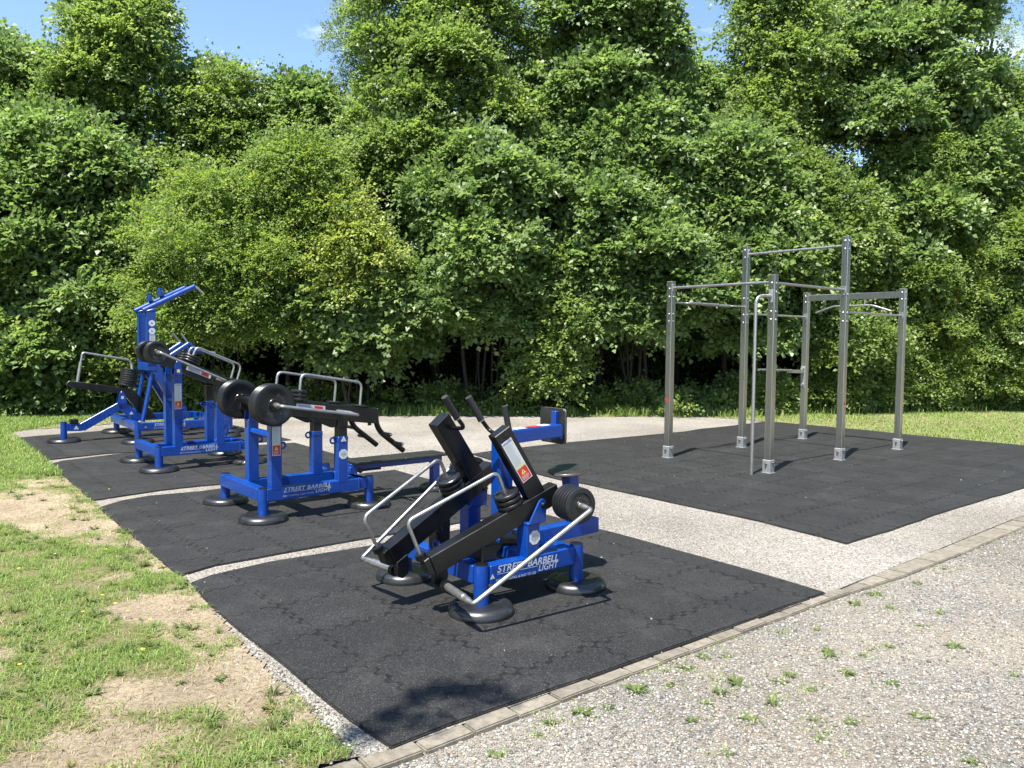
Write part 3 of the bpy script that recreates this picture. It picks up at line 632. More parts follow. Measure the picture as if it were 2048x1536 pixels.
GRAVEL_FAR = [(-8.444, 13.021), (-8.403, 13.613), (-8.027, 13.879), (-7.403, 14.601), (-5.783, 15.587), (-4.822, 16.086), (-2.81, 16.493), (-.255, 16.852), (1.475, 16.688), (3.094, 17.0), (4.182, 17.0), (4.963, 16.5), (5.4, 15.9)]
KERB_UP = [(-4.6, .10), (-.95, 2.74), (-.47, 3.05), (.156, 3.541), (.736, 3.986), (2.09, 5.03), (2.765, 5.60), (3.591, 6.30), (4.979, 7.50), (14., 15.0)]
KERB_LO = [(-4.47, -.03), (-.80, 2.66), (-.335, 3.005), (.165, 3.405), (.755, 3.875), (2.11, 4.945), (2.84, 5.46), (3.66, 6.12), (4.85, 7.13), (14.2, 14.6)]
SOIL = [(-4.57, 7.3, .62, .45), (-3.81, 6.55, .5, .3), (-2.2, 4.66, .38, .28), (-1.41, 3.45, .52, .26), (-1.57, 3.1, .42, .22), (-1.73, 2.91, .3, .2), (-2.6, 3.81, .18, .2), (-1.16, 3.84, .30, .26), (-3.14, 6.08, .3, .2), (-2.4, 5.6, .25, .25), (-1.5, 4.35, .3, .2)]
LUSH = [(-3.39, 5.29, .7, .7), (-2.75, 4.36, .45, .5), (-2.15, 3.25, .3, .3), (-.93, 3.02, .34, .17), (-.72, 2.95, .2, .12), (-1.9, 6.1, .3, .3), (-5.43, 9.93, .5, .8), (-1.58, 4.6, .25, .15), (-1.85, 3.8, .3, .16)]
def soil_mask(x, y):
    w = fbm(x, y, 5, 2.2, 4) - .5; w2 = fbm(x, y, 9, 8., 3) - .5
    m = .33 + w * 1.5 + w2 * .7
    near = 1 - sstep(8.5, 12., y)
    for cx, cy, rx, ry in SOIL: m = m + .52 * np.exp(-(((x - cx) / rx) ** 2 + ((y - cy) / ry) ** 2))
    for cx, cy, rx, ry in LUSH: m = m - .7 * np.exp(-(((x - cx) / rx) ** 2 + ((y - cy) / ry) ** 2))
    return np.clip(sstep(.12, 1.0, m), 0, 1) * (.25 + .75 * near)
def attr_mesh(name, v, faces_flat, nper, m, attrs, smooth=False):
    me = bpy.data.meshes.new(name); nf = len(faces_flat) // nper
    me.vertices.add(len(v)); me.vertices.foreach_set('co', np.ascontiguousarray(v, np.float32).ravel())
    me.loops.add(len(faces_flat)); me.loops.foreach_set('vertex_index', np.ascontiguousarray(faces_flat, np.int32))
    me.polygons.add(nf); me.polygons.foreach_set('loop_start', np.arange(0, nf * nper, nper, dtype=np.int32)); me.polygons.foreach_set('loop_total', np.full(nf, nper, np.int32))
    if smooth: me.polygons.foreach_set('use_smooth', np.ones(nf, bool))
    me.update(calc_edges=True)
    for k, a in attrs.items():
        at = me.attributes.new(k, 'FLOAT', 'POINT'); at.data.foreach_set('value', np.ascontiguousarray(a, np.float32))
    me.materials.append(m); return me
def grid_patch(name, x0, x1, y0, y1, res, keep, hfn, m, afn):
    nx = int((x1 - x0) / res) + 1; ny = int((y1 - y0) / res) + 1
    X, Y = np.meshgrid(np.linspace(x0, x1, nx), np.linspace(y0, y1, ny)); X = X.ravel(); Y = Y.ravel()
    i = np.arange(nx * ny).reshape(ny, nx); F = np.stack([i[:-1, :-1], i[:-1, 1:], i[1:, 1:], i[1:, :-1]], -1).reshape(-1, 4)
    cx = X[F].mean(1); cy = Y[F].mean(1); F = F[keep(cx, cy)]
    used = np.unique(F); mp = np.zeros(nx * ny, int); mp[used] = np.arange(len(used)); F = mp[F]; X = X[used]; Y = Y[used]
    V_ = np.stack([X, Y, hfn(X, Y)], 1)
    return attr_mesh(name, V_, F.ravel(), 4, m, {k: f(X, Y) for k, f in afn.items()}, True)

def turf_material():
    m, nt, b, out = newmat('worn turf'); tc = nd(nt, 'ShaderNodeTexCoord')
    at = nd(nt, 'ShaderNodeAttribute', attribute_name='soil')
    n1 = nd(nt, 'ShaderNodeTexNoise', i_Scale=38., i_Detail=8., i_Roughness=.7); nt.links.new(tc.outputs['Object'], n1.inputs['Vector'])
    n2 = nd(nt, 'ShaderNodeTexNoise', i_Scale=3., i_Detail=6.); nt.links.new(tc.outputs['Object'], n2.inputs['Vector'])
    gr = ramp(nt, [(.3, (.11, .115, .045)), (.52, (.24, .215, .105)), (.72, (.38, .32, .19))]); nt.links.new(n1.outputs[0], gr.inputs[0])
    so = ramp(nt, [(.28, (0.216, 0.162, 0.105)), (.5, (0.432, 0.346, 0.237)), (.72, (0.583, 0.491, 0.359))]); nt.links.new(n1.outputs[0], so.inputs[0])
    mu = nd(nt, 'ShaderNodeMixRGB', blend_type='MULTIPLY'); mu.inputs[0].default_value = .55; nt.links.new(so.outputs[0], mu.inputs[1])
    r2 = ramp(nt, [(.3, .55), (.7, 1.25)]); nt.links.new(n2.outputs[0], r2.inputs[0]); nt.links.new(r2.outputs[0], mu.inputs[2])
    ad = nd(nt, 'ShaderNodeMath', operation='MULTIPLY_ADD'); nt.links.new(n1.outputs[0], ad.inputs[0]); ad.inputs[1].default_value = .5; 
    sb = nd(nt, 'ShaderNodeMath', operation='SUBTRACT'); nt.links.new(at.outputs['Fac'], sb.inputs[0]); sb.inputs[1].default_value = .25; nt.links.new(sb.outputs[0], ad.inputs[2])
    rs = ramp(nt, [(.15, 0.), (.55, 1.)]); nt.links.new(ad.outputs[0], rs.inputs[0])
    mx = nd(nt, 'ShaderNodeMixRGB'); nt.links.new(rs.outputs[0], mx.inputs[0]); nt.links.new(gr.outputs[0], mx.inputs[1]); nt.links.new(mu.outputs[0], mx.inputs[2])
    nt.links.new(mx.outputs[0], b.inputs['Base Color']); b.inputs['Roughness'].default_value = .95; b.inputs['Specular IOR Level'].default_value = .15
    n3 = nd(nt, 'ShaderNodeTexNoise', i_Scale=70., i_Detail=10., i_Roughness=.75); nt.links.new(tc.outputs['Object'], n3.inputs['Vector'])
    bp = nd(nt, 'ShaderNodeBump', i_Strength=1., i_Distance=.03); nt.links.new(n3.outputs[0], bp.inputs['Height']); nt.links.new(bp.outputs[0], b.inputs['Normal'])
    return m
MT['turf'] = turf_material()
def gravel_material(name, scale, stops, bump, sandy=.35):
    m, nt, b, out = newmat(name); tc = nd(nt, 'ShaderNodeTexCoord')
    wob = nd(nt, 'ShaderNodeTexNoise', i_Scale=scale * .8, i_Detail=2.); nt.links.new(tc.outputs['Object'], wob.inputs['Vector'])
    mixv = nd(nt, 'ShaderNodeMixRGB'); mixv.inputs[0].default_value = .012; nt.links.new(tc.outputs['Object'], mixv.inputs[1]); nt.links.new(wob.outputs['Color'], mixv.inputs[2])
    vo = nd(nt, 'ShaderNodeTexVoronoi', i_Scale=scale, i_Randomness=1.); nt.links.new(mixv.outputs[0], vo.inputs['Vector'])
    ve = nd(nt, 'ShaderNodeTexVoronoi', feature='DISTANCE_TO_EDGE', i_Scale=scale); nt.links.new(mixv.outputs[0], ve.inputs['Vector'])
    se = nd(nt, 'ShaderNodeSeparateColor'); nt.links.new(vo.outputs['Color'], se.inputs[0])
    r = ramp(nt, stops, 'LINEAR'); nt.links.new(se.outputs[0], r.inputs[0])
    gap = ramp(nt, [(0., .35), (.10, 1.)]); nt.links.new(ve.outputs['Distance'], gap.inputs[0])
    mu = nd(nt, 'ShaderNodeMixRGB', blend_type='MULTIPLY'); mu.inputs[0].default_value = .8; nt.links.new(r.outputs[0], mu.inputs[1]); nt.links.new(gap.outputs[0], mu.inputs[2])
    big = nd(nt, 'ShaderNodeTexNoise', i_Scale=1.1, i_Detail=7., i_Roughness=.65); nt.links.new(tc.outputs['Object'], big.inputs['Vector'])
    br = ramp(nt, [(.40, 0.), (.72, sandy)]); nt.links.new(big.outputs[0], br.inputs[0])
    fine = nd(nt, 'ShaderNodeTexNoise', i_Scale=190., i_Detail=5.); nt.links.new(tc.outputs['Object'], fine.inputs['Vector'])
    fr = ramp(nt, [(.3, (.16, .13, .09)), (.7, (.36, .30, .215))]); nt.links.new(fine.outputs[0], fr.inputs[0])
    mx = nd(nt, 'ShaderNodeMixRGB'); nt.links.new(br.outputs[0], mx.inputs[0]); nt.links.new(mu.outputs[0], mx.inputs[1]); nt.links.new(fr.outputs[0], mx.inputs[2])
    tr = nd(nt, 'ShaderNodeTexNoise', i_Scale=.55, i_Detail=4.); nt.links.new(tc.outputs['Object'], tr.inputs['Vector'])
    t2 = ramp(nt, [(.35, (.80, .77, .72)), (.65, (1.12, 1.11, 1.09))]); nt.links.new(tr.outputs[0], t2.inputs[0])
    m3 = nd(nt, 'ShaderNodeMixRGB', blend_type='MULTIPLY'); m3.inputs[0].default_value = 1.; nt.links.new(mx.outputs[0], m3.inputs[1]); nt.links.new(t2.outputs[0], m3.inputs[2])
    nt.links.new(m3.outputs[0], b.inputs['Base Color']); b.inputs['Roughness'].default_value = .85; b.inputs['Specular IOR Level'].default_value = .3
    hm = nd(nt, 'ShaderNodeMath', operation='MINIMUM'); nt.links.new(ve.outputs['Distance'], hm.inputs[0]); hm.inputs[1].default_value = .35
    ha = nd(nt, 'ShaderNodeMath', operation='MULTIPLY_ADD'); nt.links.new(se.outputs[1], ha.inputs[0]); ha.inputs[1].default_value = .25; nt.links.new(hm.outputs[0], ha.inputs[2])
    bp = nd(nt, 'ShaderNodeBump', i_Strength=bump, i_Distance=1.1 / scale); nt.links.new(ha.outputs[0], bp.inputs['Height']); nt.links.new(bp.outputs[0], b.inputs['Normal'])
    return m
MT['fine_gravel'] = gravel_material('pale crushed gravel', 105., [(0, (0.100, 0.092, 0.080)), (.25, (0.210, 0.194, 0.175)), (.6, (0.303, 0.287, 0.259)), (.85, (0.383, 0.369, 0.350)), (1., (0.483, 0.477, 0.469))], .7, .30)
MT['coarse_gravel'] = gravel_material('coarse mixed gravel', 92., [(0, (0.063, 0.061, 0.062)), (.16, (0.157, 0.154, 0.148)), (.34, (0.237, 0.224, 0.195)), (.5, (0.180, 0.190, 0.195)), (.66, (0.286, 0.278, 0.257)), (.82, (0.344, 0.340, 0.324)), (.92, (0.250, 0.185, 0.135)), (1., (0.449, 0.450, 0.444))], .8, .7)
def far_ground_material():
    m, nt, b, out = newmat('meadow and leaf litter'); tc = nd(nt, 'ShaderNodeTexCoord')
    n = nd(nt, 'ShaderNodeTexNoise', i_Scale=6., i_Detail=8.); nt.links.new(tc.outputs['Object'], n.inputs['Vector'])
    r = ramp(nt, [(.3, (.045, .055, .02)), (.6, (.10, .115, .035)), (.8, (.16, .13, .07))]); nt.links.new(n.outputs[0], r.inputs[0]); nt.links.new(r.outputs[0], b.inputs['Base Color']); b.inputs['Roughness'].default_value = .95
    return m
b = MB(); b.quad((-400, -400, -.075), (800, 0, 0), (0, 800, 0)); setting(obj('ground', b, far_ground_material(), None, False))
# pale gravel bed round the mats
poly = LAWN_EDGE[::-1] + GRAVEL_FAR[1:] + [(9.6, 12.0), (12.5, 14.2), (14, 14.9), (4.979, 7.40), (2.09, 4.97), (.156, 3.5), (-.47, 3.0)]
ins = [(-8.9, 13.0)]
gp = [(x - .25, y - .2) for x, y in LAWN_EDGE[::-1]] + GRAVEL_FAR[1:] + [(9.3, 11.75), (13.6, 14.75), (4.93, 7.40), (2.05, 4.98), (.15, 3.50), (-.47, 3.01)]
b = MB(); b.poly([(x, y, -.014) for x, y in gp]); setting(obj('gravel_bed', b, MT['fine_gravel'], None, False))
# coarse gravel path below the kerb
gp2 = [(x, y) for x, y in KERB_LO]
b = MB(); b.poly([(x - .045, y + .055, -.036) for x, y in KERB_UP] + [(30, 14.6, -.036), (30, -12, -.036), (-30, -12, -.036), (-30, -.07, -.036)]); setting(obj('gravel_path', b, MT['coarse_gravel'], None, False))

# worn lawn at the left, strips of grass at the back
LEFT = [(-30, 16), (-8.6, 13.1)] + [(x - .0, y) for x, y in LAWN_EDGE] + [(-.585, 2.985), (-.80, 2.84), (-4.6, .11), (-30, .11)]
def hl(X, Y): return -.006 + .02 * (fbm(X, Y, 21, 1.4, 3) - .5) + .012 * (fbm(X, Y, 22, 9., 3) - .5)
me = grid_patch('lawn', -6.2, -.55, 1.6, 10.4, .035, lambda x, y: inside(x + .05 * (fbm(x, y, 31, 9., 3) - .5) + .015, y + .05 * (fbm(x, y, 33, 9., 3) - .5) + .015, LEFT), hl, MT['turf'], {'soil': soil_mask})
setting(obj('lawn', me, None))
me = grid_patch('lawn', -16, -5.9, 1.6, 16.0, .10, lambda x, y: inside(x, y, LEFT) & ~((x > -6.2) & (y < 10.4)), hl, MT['turf'], {'soil': lambda x, y: .35 * soil_mask(x, y)})
setting(obj('lawn', me, None))
def back_keep(x, y):
    gx = np.array([p[0] for p in GRAVEL_FAR]); gy = np.array([p[1] for p in GRAVEL_FAR])
    o = np.argsort(gx); edge = np.interp(x, gx[o], gy[o]); rigx = (x - OM.x) * U.x + (y - OM.y) * U.y
    e2 = np.where(x > 5.3, -1e9, edge + .10 * (fbm(x, y, 41, 2., 3) - .5)); e2 = np.where(x < -8.45, 15.9, e2)
    rigt = (x - OM.x) * V.x + (y - OM.y) * V.y
    return (y > e2) & ((x < 5.3) | (rigx < -5.2) | (rigt > 11.64)) 
me = grid_patch('lawn', -16, 26, 11.0, 27, .12, lambda x, y: back_keep(x, y), lambda X, Y: -.007 + .02 * (fbm(X, Y, 23, .9, 3) - .5), MT['turf'], {'soil': lambda x, y: .45 * fbm(x, y, 51, .8, 3)})
setting(obj('lawn', me, None))

def leafy(name, tip, base, trans, rough=.5, hue=.35, spec=.3, warm=(.30, .26, .05)):
    """leaf material: colour varies leaf by leaf through the 'tint' attribute"""
    m, nt, b, out = newmat(name); at = nd(nt, 'ShaderNodeAttribute', attribute_name='tint')
    r = ramp(nt, [(0., base), (.9, tip), (1., warm)]); nt.links.new(at.outputs['Fac'], r.inputs[0])
    nt.links.new(r.outputs[0], b.inputs['Base Color']); b.inputs['Roughness'].default_value = rough; b.inputs['Specular IOR Level'].default_value = spec
    tr = nd(nt, 'ShaderNodeBsdfTranslucent'); hs = nd(nt, 'ShaderNodeHueSaturation'); hs.inputs['Saturation'].default_value = 1.15; hs.inputs['Value'].default_value = 1.5
    nt.links.new(r.outputs[0], hs.inputs['Color']); nt.links.new(hs.outputs[0], tr.inputs['Color'])
    mx = nd(nt, 'ShaderNodeMixShader'); mx.inputs[0].default_value = trans; nt.links.new(b.outputs[0], mx.inputs[1]); nt.links.new(tr.outputs[0], mx.inputs[2]); nt.links.new(mx.outputs[0], out.inputs[0])
    return m
MT['grass'] = leafy('grass blade', (.265, .355, .098), (.125, .200, .048), .35, .55, warm=(.42, .36, .18))
def grass(name, n, sampler, hmin, hmax, w, lean, zb=-.012, mat='grass'):
    x, y, k = sampler(n); n = len(x); z0 = zb + 0 * x
    az = rng.uniform(0, 2 * PI, n); h = rng.uniform(hmin, hmax, n) * k; ln = rng.uniform(.15, 1., n) * lean; dx = np.cos(az); dy = np.sin(az); ww = w * rng.uniform(.6, 1.3, n)
    b0 = np.stack([x - dy * ww, y + dx * ww, z0], 1); b1 = np.stack([x + dy * ww, y - dx * ww, z0], 1)
    mx = np.stack([x + dx * h * ln * .35, y + dy * h * ln * .35, z0 + h * .62], 1); off = np.stack([-dy * ww * .8, dx * ww * .8, 0 * x], 1)
    tip = np.stack([x + dx * h * ln * 1.1, y + dy * h * ln * 1.1, z0 + h * (1 - .35 * ln)], 1)
    v = np.stack([b0, b1, mx - off, mx + off, tip], 1).reshape(-1, 3); i = np.arange(n)[:, None] * 5
    f = np.concatenate([i + [0, 1, 2], i + [0, 2, 3], i + [3, 2, 4]], 1).ravel()
    t = np.clip(rng.beta(2, 2.2, n) * .9 + (rng.random(n) > .93) * .5, 0, 1)
    me = attr_mesh(name, v, f, 3, MT[mat], {'tint': np.repeat(t, 5)}); o = obj(name, me, None); return setting(o, 'stuff')
def near_sampler(n):
    x = rng.uniform(-8.2, -.5, n); y = 1.9 + (rng.random(n) ** 1.25) * 8.6; ok = inside(x + .09 * (rng.random(n) - .5) ** 3 * 4 + .02, y + .02, LEFT) & ((x > -.68 * y - .4) | ((x > -.68 * y - 2.4) & (rng.random(n) < .45)))
    x = x[ok]; y = y[ok]; s = soil_mask(x, y); cl = fbm(x, y, 61, 7., 3); p = np.clip((1.04 - s) ** 1.3, .06, 1) * np.clip(cl * 2.4 - .55, .08, 1)
    ok = rng.random(len(x)) < p; x = x[ok]; y = y[ok]; return x, y, .55 + .75 * (1 - s[ok]) * (.5 + cl[ok])
tag(grass('grass', 800000, near_sampler, .010, .038, .0021, 1.7), 'patchy short grass and bare soil at the left of the mats', 'grass', kind='stuff')
MT['straw'] = leafy('dead grass', (.40, .33, .20), (.22, .165, .09), .2, .7, warm=(.50, .43, .28))
def straw_sampler(n):
    x = rng.uniform(-5.2, -.5, n); y = 2.35 + (rng.random(n) ** 1.3) * 7.2; ok = inside(x + .02, y + .02, LEFT) & (x > -.68 * y - .4); x = x[ok]; y = y[ok]; s = soil_mask(x, y)
    ok = rng.random(len(x)) < .15 + .5 * s * (1.1 - s) * 4 * fbm(x, y, 97, 6., 3); return x[ok], y[ok], np.full(int(ok.sum()), 1.)
tag(grass('straw', 90000, straw_sampler, .010, .034, .0017, 3.2, -.008, 'straw'), 'dead dry grass lying on the bare patches of the lawn', 'dry grass', kind='stuff')
def back_sampler(n):
    x = rng.uniform(-13, 19, n); y = rng.uniform(11.3, 24, n); ok = back_keep(x, y) & (np.abs(x) < .70 * y + .5) & (y < np.where(x > 4, 25, 19.5))
    x = x[ok]; y = y[ok]; return x, y, .45 + 1.1 * fbm(x, y, 71, .7, 3) ** 1.5 + .9 * sstep(17.2, 18.6, y - np.maximum(x - 3, 0) * .45) * fbm(x, y, 72, 3., 2)
tag(grass('grass', 330000, back_sampler, .022, .078, .006, 1.2), 'sunlit grass strip between the gravel and the hedge', 'grass', kind='stuff')
def fringe_sampler(n):
    x = rng.uniform(-13, 19, n); y = rng.normal(0, .42, n) + np.where(x < 4, 17.35, 17.35 + (x - 4) * .36) - .35 * (x < -4); ok = back_keep(x, y) & (np.abs(x) < .72 * y + .5)
    x = x[ok]; y = y[ok]; c = fbm(x, y, 91, 1.9, 3); ok = rng.random(len(x)) < np.clip(c * 3 - .9, .05, 1); x = x[ok]; y = y[ok]; return x, y, .5 + 1.3 * c[ok]
tag(grass('tall_grass', 60000, fringe_sampler, .07, .24, .0065, .9), 'long ragged grass along the foot of the hedge', 'grass', kind='stuff')
def left_back_sampler(n):
    x = rng.uniform(-13, -5, n); y = rng.uniform(9, 18.5, n); ok = (inside(x, y, LEFT) | ((y > 15.9) & (x < -8)) | ((x < -8.45) & (y > 13))) & (np.abs(x) < .70 * y + .5)
    x = x[ok]; y = y[ok]; return x, y, .4 + .8 * fbm(x, y, 81, 1.3, 3)
tag(grass('grass', 140000, left_back_sampler, .03, .11, .0055, 1.1), 'rough grass at the far left corner behind the tower machine', 'grass', kind='stuff')

# kerb of flat paving blocks
def along(poly, d):
    for i in range(len(poly) - 1):
        a = Vec(poly[i]); c = Vec(poly[i + 1]); L = (c - a).length
        if d <= L: return a.lerp(c, d / L)
        d -= L
    return Vec(poly[-1])
def near_on(poly, p):
    best = None
    for i in range(len(poly) - 1):
        a = Vec(poly[i]); c = Vec(poly[i + 1]); d = c - a; t = max(0, min(1, (p - a).dot(d) / d.dot(d))); q = a + d * t
        if best is None or (q - p).length < best[0]: best = ((q - p).length, q)
    return best[1]
b = MB(); d = 0.
while d < 22.5:
    L = random.uniform(.225, .245); p0 = along(KERB_UP, d); p1 = along(KERB_UP, d + L - .007); q0 = near_on(KERB_LO, p0); q1 = near_on(KERB_LO, p1); e = (p1 - p0).normalized()
    q0 = q0 - e * (q0 - p0).dot(e); q1 = q1 - e * (q1 - p1).dot(e); zz = -.017 + random.uniform(-.006, .005); tw = random.uniform(-.004, .004)
    bm = bmesh.new(); vs = [bm.verts.new((p.x, p.y, zz + s)) for p, s in ((p0, tw), (p1, 0), (q1, -tw), (q0, 0))]; f = bm.faces.new(vs); r = bmesh.ops.extrude_face_region(bm, geom=[f])
    for q in r['geom']:
        if isinstance(q, bmesh.types.BMVert): q.co.z -= .07
    bmesh.ops.recalc_face_normals(bm, faces=bm.faces[:]); bmesh.ops.bevel(bm, geom=bm.edges[:], offset=.006, segments=2, affect='EDGES'); b._bm(bm); d += L
def kerb_material():
    m, nt, bb, out = newmat('weathered kerb stone'); tc = nd(nt, 'ShaderNodeTexCoord'); ge = nd(nt, 'ShaderNodeNewGeometry')
    n = nd(nt, 'ShaderNodeTexNoise', i_Scale=26., i_Detail=9., i_Roughness=.72); nt.links.new(tc.outputs['Object'], n.inputs['Vector'])
    r = ramp(nt, [(.28, (0.093, 0.081, 0.064)), (.5, (0.178, 0.157, 0.123)), (.74, (0.264, 0.230, 0.178))]); nt.links.new(n.outputs[0], r.inputs[0])
    is_ = nd(nt, 'ShaderNodeMath', operation='MULTIPLY_ADD'); nt.links.new(ge.outputs['Random Per Island'], is_.inputs[0]); is_.inputs[1].default_value = .3; is_.inputs[2].default_value = .82
    mu = nd(nt, 'ShaderNodeMixRGB', blend_type='MULTIPLY'); mu.inputs[0].default_value = 1.; nt.links.new(r.outputs[0], mu.inputs[1]); nt.links.new(is_.outputs[0], mu.inputs[2])
    nt.links.new(mu.outputs[0], bb.inputs['Base Color']); bb.inputs['Roughness'].default_value = .9
    bp = nd(nt, 'ShaderNodeBump', i_Strength=.5, i_Distance=.006); nt.links.new(n.outputs[0], bp.inputs['Height']); nt.links.new(bp.outputs[0], bb.inputs['Normal']); return m
setting(obj('kerb', b, kerb_material()))

# loose stones
def pebble_material():
    m, nt, b, out = newmat('loose pebble'); at = nd(nt, 'ShaderNodeAttribute', attribute_name='tint')
    r = ramp(nt, [(0, (0.067, 0.062, 0.056)), (.15, (0.147, 0.139, 0.122)), (.35, (0.240, 0.214, 0.173)), (.5, (0.187, 0.188, 0.178)), (.68, (0.308, 0.284, 0.239)), (.84, (0.374, 0.356, 0.314)), (.93, (0.268, 0.192, 0.125)), (1., (0.508, 0.495, 0.452))]); nt.links.new(at.outputs['Fac'], r.inputs[0])
    nt.links.new(r.outputs[0], b.inputs['Base Color']); b.inputs['Roughness'].default_value = .75; return m
MT['pebble'] = pebble_material()
bm = bmesh.new(); bmesh.ops.create_icosphere(bm, subdivisions=1, radius=1.); ICO_V = np.array([v.co[:] for v in bm.verts]); ICO_F = np.array([[v.index for v in f.verts] for f in bm.faces]); bm.free()
def pebbles(name, x, y, z, size, label):
    n = len(x); s = size[:, None] * np.stack([rng.uniform(.75, 1.25, n), rng.uniform(.75, 1.25, n), rng.uniform(.4, .75, n)], 1); a = rng.uniform(0, 2 * PI, n)
    loc = ICO_V[None] * (1 + .22 * rng.standard_normal((n, len(ICO_V), 1))) * s[:, None]
    ca, sa = np.cos(a)[:, None], np.sin(a)[:, None]; vx = loc[..., 0] * ca - loc[..., 1] * sa + x[:, None]; vy = loc[..., 0] * sa + loc[..., 1] * ca + y[:, None]; vz = loc[..., 2] + (z + s[:, 2] * .45)[:, None]
    v = np.stack([vx, vy, vz], -1).reshape(-1, 3); f = (ICO_F[None] + (np.arange(n) * len(ICO_V))[:, None, None]).ravel()
    me = attr_mesh(name, v, f, 3, MT['pebble'], {'tint': np.repeat(rng.random(n), len(ICO_V))}, True); o = obj(name, me, None)
    return tag(o, label, 'gravel', kind='stuff')
n = 90000; x = rng.uniform(-.6, 5.2, n); y = 2.55 + 5.0 * rng.random(n) ** 1.5
LOW = [(x_, y_) for x_, y_ in KERB_LO] + [(30, 14), (30, -5), (-4.4, -5)]
ok = inside(x, y, LOW) & (np.abs(x) < .70 * y + .25); x = x[ok]; y = y[ok]
pebbles('loose_gravel', x, y, np.full(len(x), -.036), rng.uniform(.0028, .0082, len(x)) * np.where(rng.random(len(x)) > .97, 1.5, 1), 'loose mixed pebbles on the coarse gravel path below the kerb')
n = 60000; x = rng.uniform(-9, 6, n); y = 2.9 + 9 * rng.random(n) ** 1.6; s_ = (x - OM.x) * U.x + (y - OM.y) * U.y; t_ = (x - OM.x) * V.x + (y - OM.y) * V.y
onmat = ((s_ > -1.76) & (s_ < 1.03) & (t_ > -1.18) & (t_ < 2.05)) | ((s_ > -4.76) & (s_ < -1.93) & (t_ > -1.12) & (t_ < 2.22)) | ((s_ > -8.1) & (s_ < -5.0) & (t_ > -1.02) & (t_ < 2.25)) | ((s_ > -5.3) & (s_ < .58) & (t_ > 3.42)) | (s_ < -8.1)
ok = inside(x, y, [(p[0] - .05, p[1] - .04) for p in gp]) & ~onmat & (np.abs(x) < .7 * y + .2); x = x[ok]; y = y[ok]
pebbles('loose_gravel', x, y, np.full(len(x), -.014), rng.uniform(.0025, .0075, len(x)), 'loose pale chippings on the gravel bed between the mats')
n = 170; s_ = rng.uniform(-7.9, .95, n); t_ = rng.uniform(-1.1, 9, n); ok = ((s_ > -1.7) & (t_ < 1.95)) | ((s_ < -2.05) & (s_ > -4.7) & (t_ < 2.1)) | ((s_ < -5.1) & (s_ > -8) & (t_ < 2.1)) | ((s_ > -5.2) & (s_ < .5) & (t_ > 3.6)); s_ = s_[ok]; t_ = t_[ok]
pebbles('loose_gravel', OM.x + U.x * s_ + V.x * t_, OM.y + U.y * s_ + V.y * t_, np.full(len(s_), .0), rng.uniform(.003, .0085, len(s_)), 'stray chippings scattered on the black mats')
# spilled stones between turf and mats
n = 5000; k = rng.integers(0, len(LAWN_EDGE) - 1, n); f = rng.random(n); E_ = np.array(LAWN_EDGE); p = E_[k] * (1 - f[:, None]) + E_[k + 1] * f[:, None]; off = np.abs(rng.normal(0, .05, n)) * np.where(rng.random(n) > .8, -1.6, 1); x = p[:, 0] + off; y = p[:, 1] + off * .6
s_ = (x - OM.x) * U.x + (y - OM.y) * U.y; t_ = (x - OM.x) * V.x + (y - OM.y) * V.y; ok = (t_ < -1.24 - .02 * (s_ > -2)) & (y < 8); x = x[ok]; y = y[ok]
pebbles('loose_gravel', x, y, np.full(len(x), -.012), rng.uniform(.003, .009, len(x)), 'grey chippings along the edge of the worn grass')

# weeds in the path: one object each
MT['weed'] = leafy('weed leaf', (.150, .195, .062), (.080, .110, .036), .3, .5, warm=(.30, .24, .10))
def weed_mesh(seed, nl, ln, wd, up):
    r = np.random.default_rng(seed); vs = []; fs = []; ts = []
    for k in range(nl):
        a = r.uniform(0, 2 * PI); L = ln * r.uniform(.5, 1.15); w = wd * r.uniform(.6, 1.2); u = up * r.uniform(.2, 1.3); d = np.array([math.cos(a), math.sin(a), 0]); s = np.array([-d[1], d[0], 0]); base = d * r.uniform(0, .012)
        o = len(vs); zt = L * u
        for q, ww, zz in ((0, .25, 0), (.35, 1., .55), (.7, .8, .95), (1., .08, .8)):
            c = base + d * L * q + np.array([0, 0, zt * zz]); vs += [c - s * w * ww + [0, 0, w * .3], c, c + s * w * ww + [0, 0, w * .3]]
        for q in range(3):
            i = o + q * 3; fs += [(i, i + 1, i + 4, i + 3), (i + 1, i + 2, i + 5, i + 4)]
        ts += [r.beta(2, 2)] * 12
    return attr_mesh('weed_plant', np.array(vs), np.array(fs).ravel(), 4, MT['weed'], {'tint': np.array(ts)}, True)
WM = [weed_mesh(1, 16, .06, .011, .5), weed_mesh(2, 26, .075, .006, .8), weed_mesh(3, 12, .05, .014, .35), weed_mesh(4, 30, .06, .004, 1.1)]
WEEDS = [(.79, 3.83), (.9, 3.88), (1.01, 3.73), (1.0, 3.58), (.92, 3.48), (1.11, 3.69), (1.24, 3.56), (1.21, 3.48), (1.33, 3.72), (1.34, 3.34), (1.06, 3.33), (1.7, 4.04), (1.72, 4.1), (1.69, 3.82), (1.98, 4.12), (2.08, 4.17), (1.87, 3.71), (2.43, 4.17), (1.83, 3.37), (2.54, 3.81), (1.78, 4.41), (2.39, 4.79), (2.42, 4.49), (3.87, 6.1), (2.83, 5.3), (2.41, 5.05), (1.31, 3.17), (.6, 3.6), (.88, 3.04), (1.03, 4.0), (1.45, 3.64), (1.4, 3.78), (1.88, 4.05), (1.84, 3.0), (2.66, 4.71), (.8, 3.31), (.78, 3.66), (1.5, 3.32), (1.36, 3.23), (.18, 3.28), (.33, 3.38), (.12, 3.18), (-.05, 3.02), (.45, 3.42), (.62, 3.62), (-.28, 2.86), (1.15, 4.02), (1.55, 4.36), (2.2, 4.86), (3.2, 5.66)]
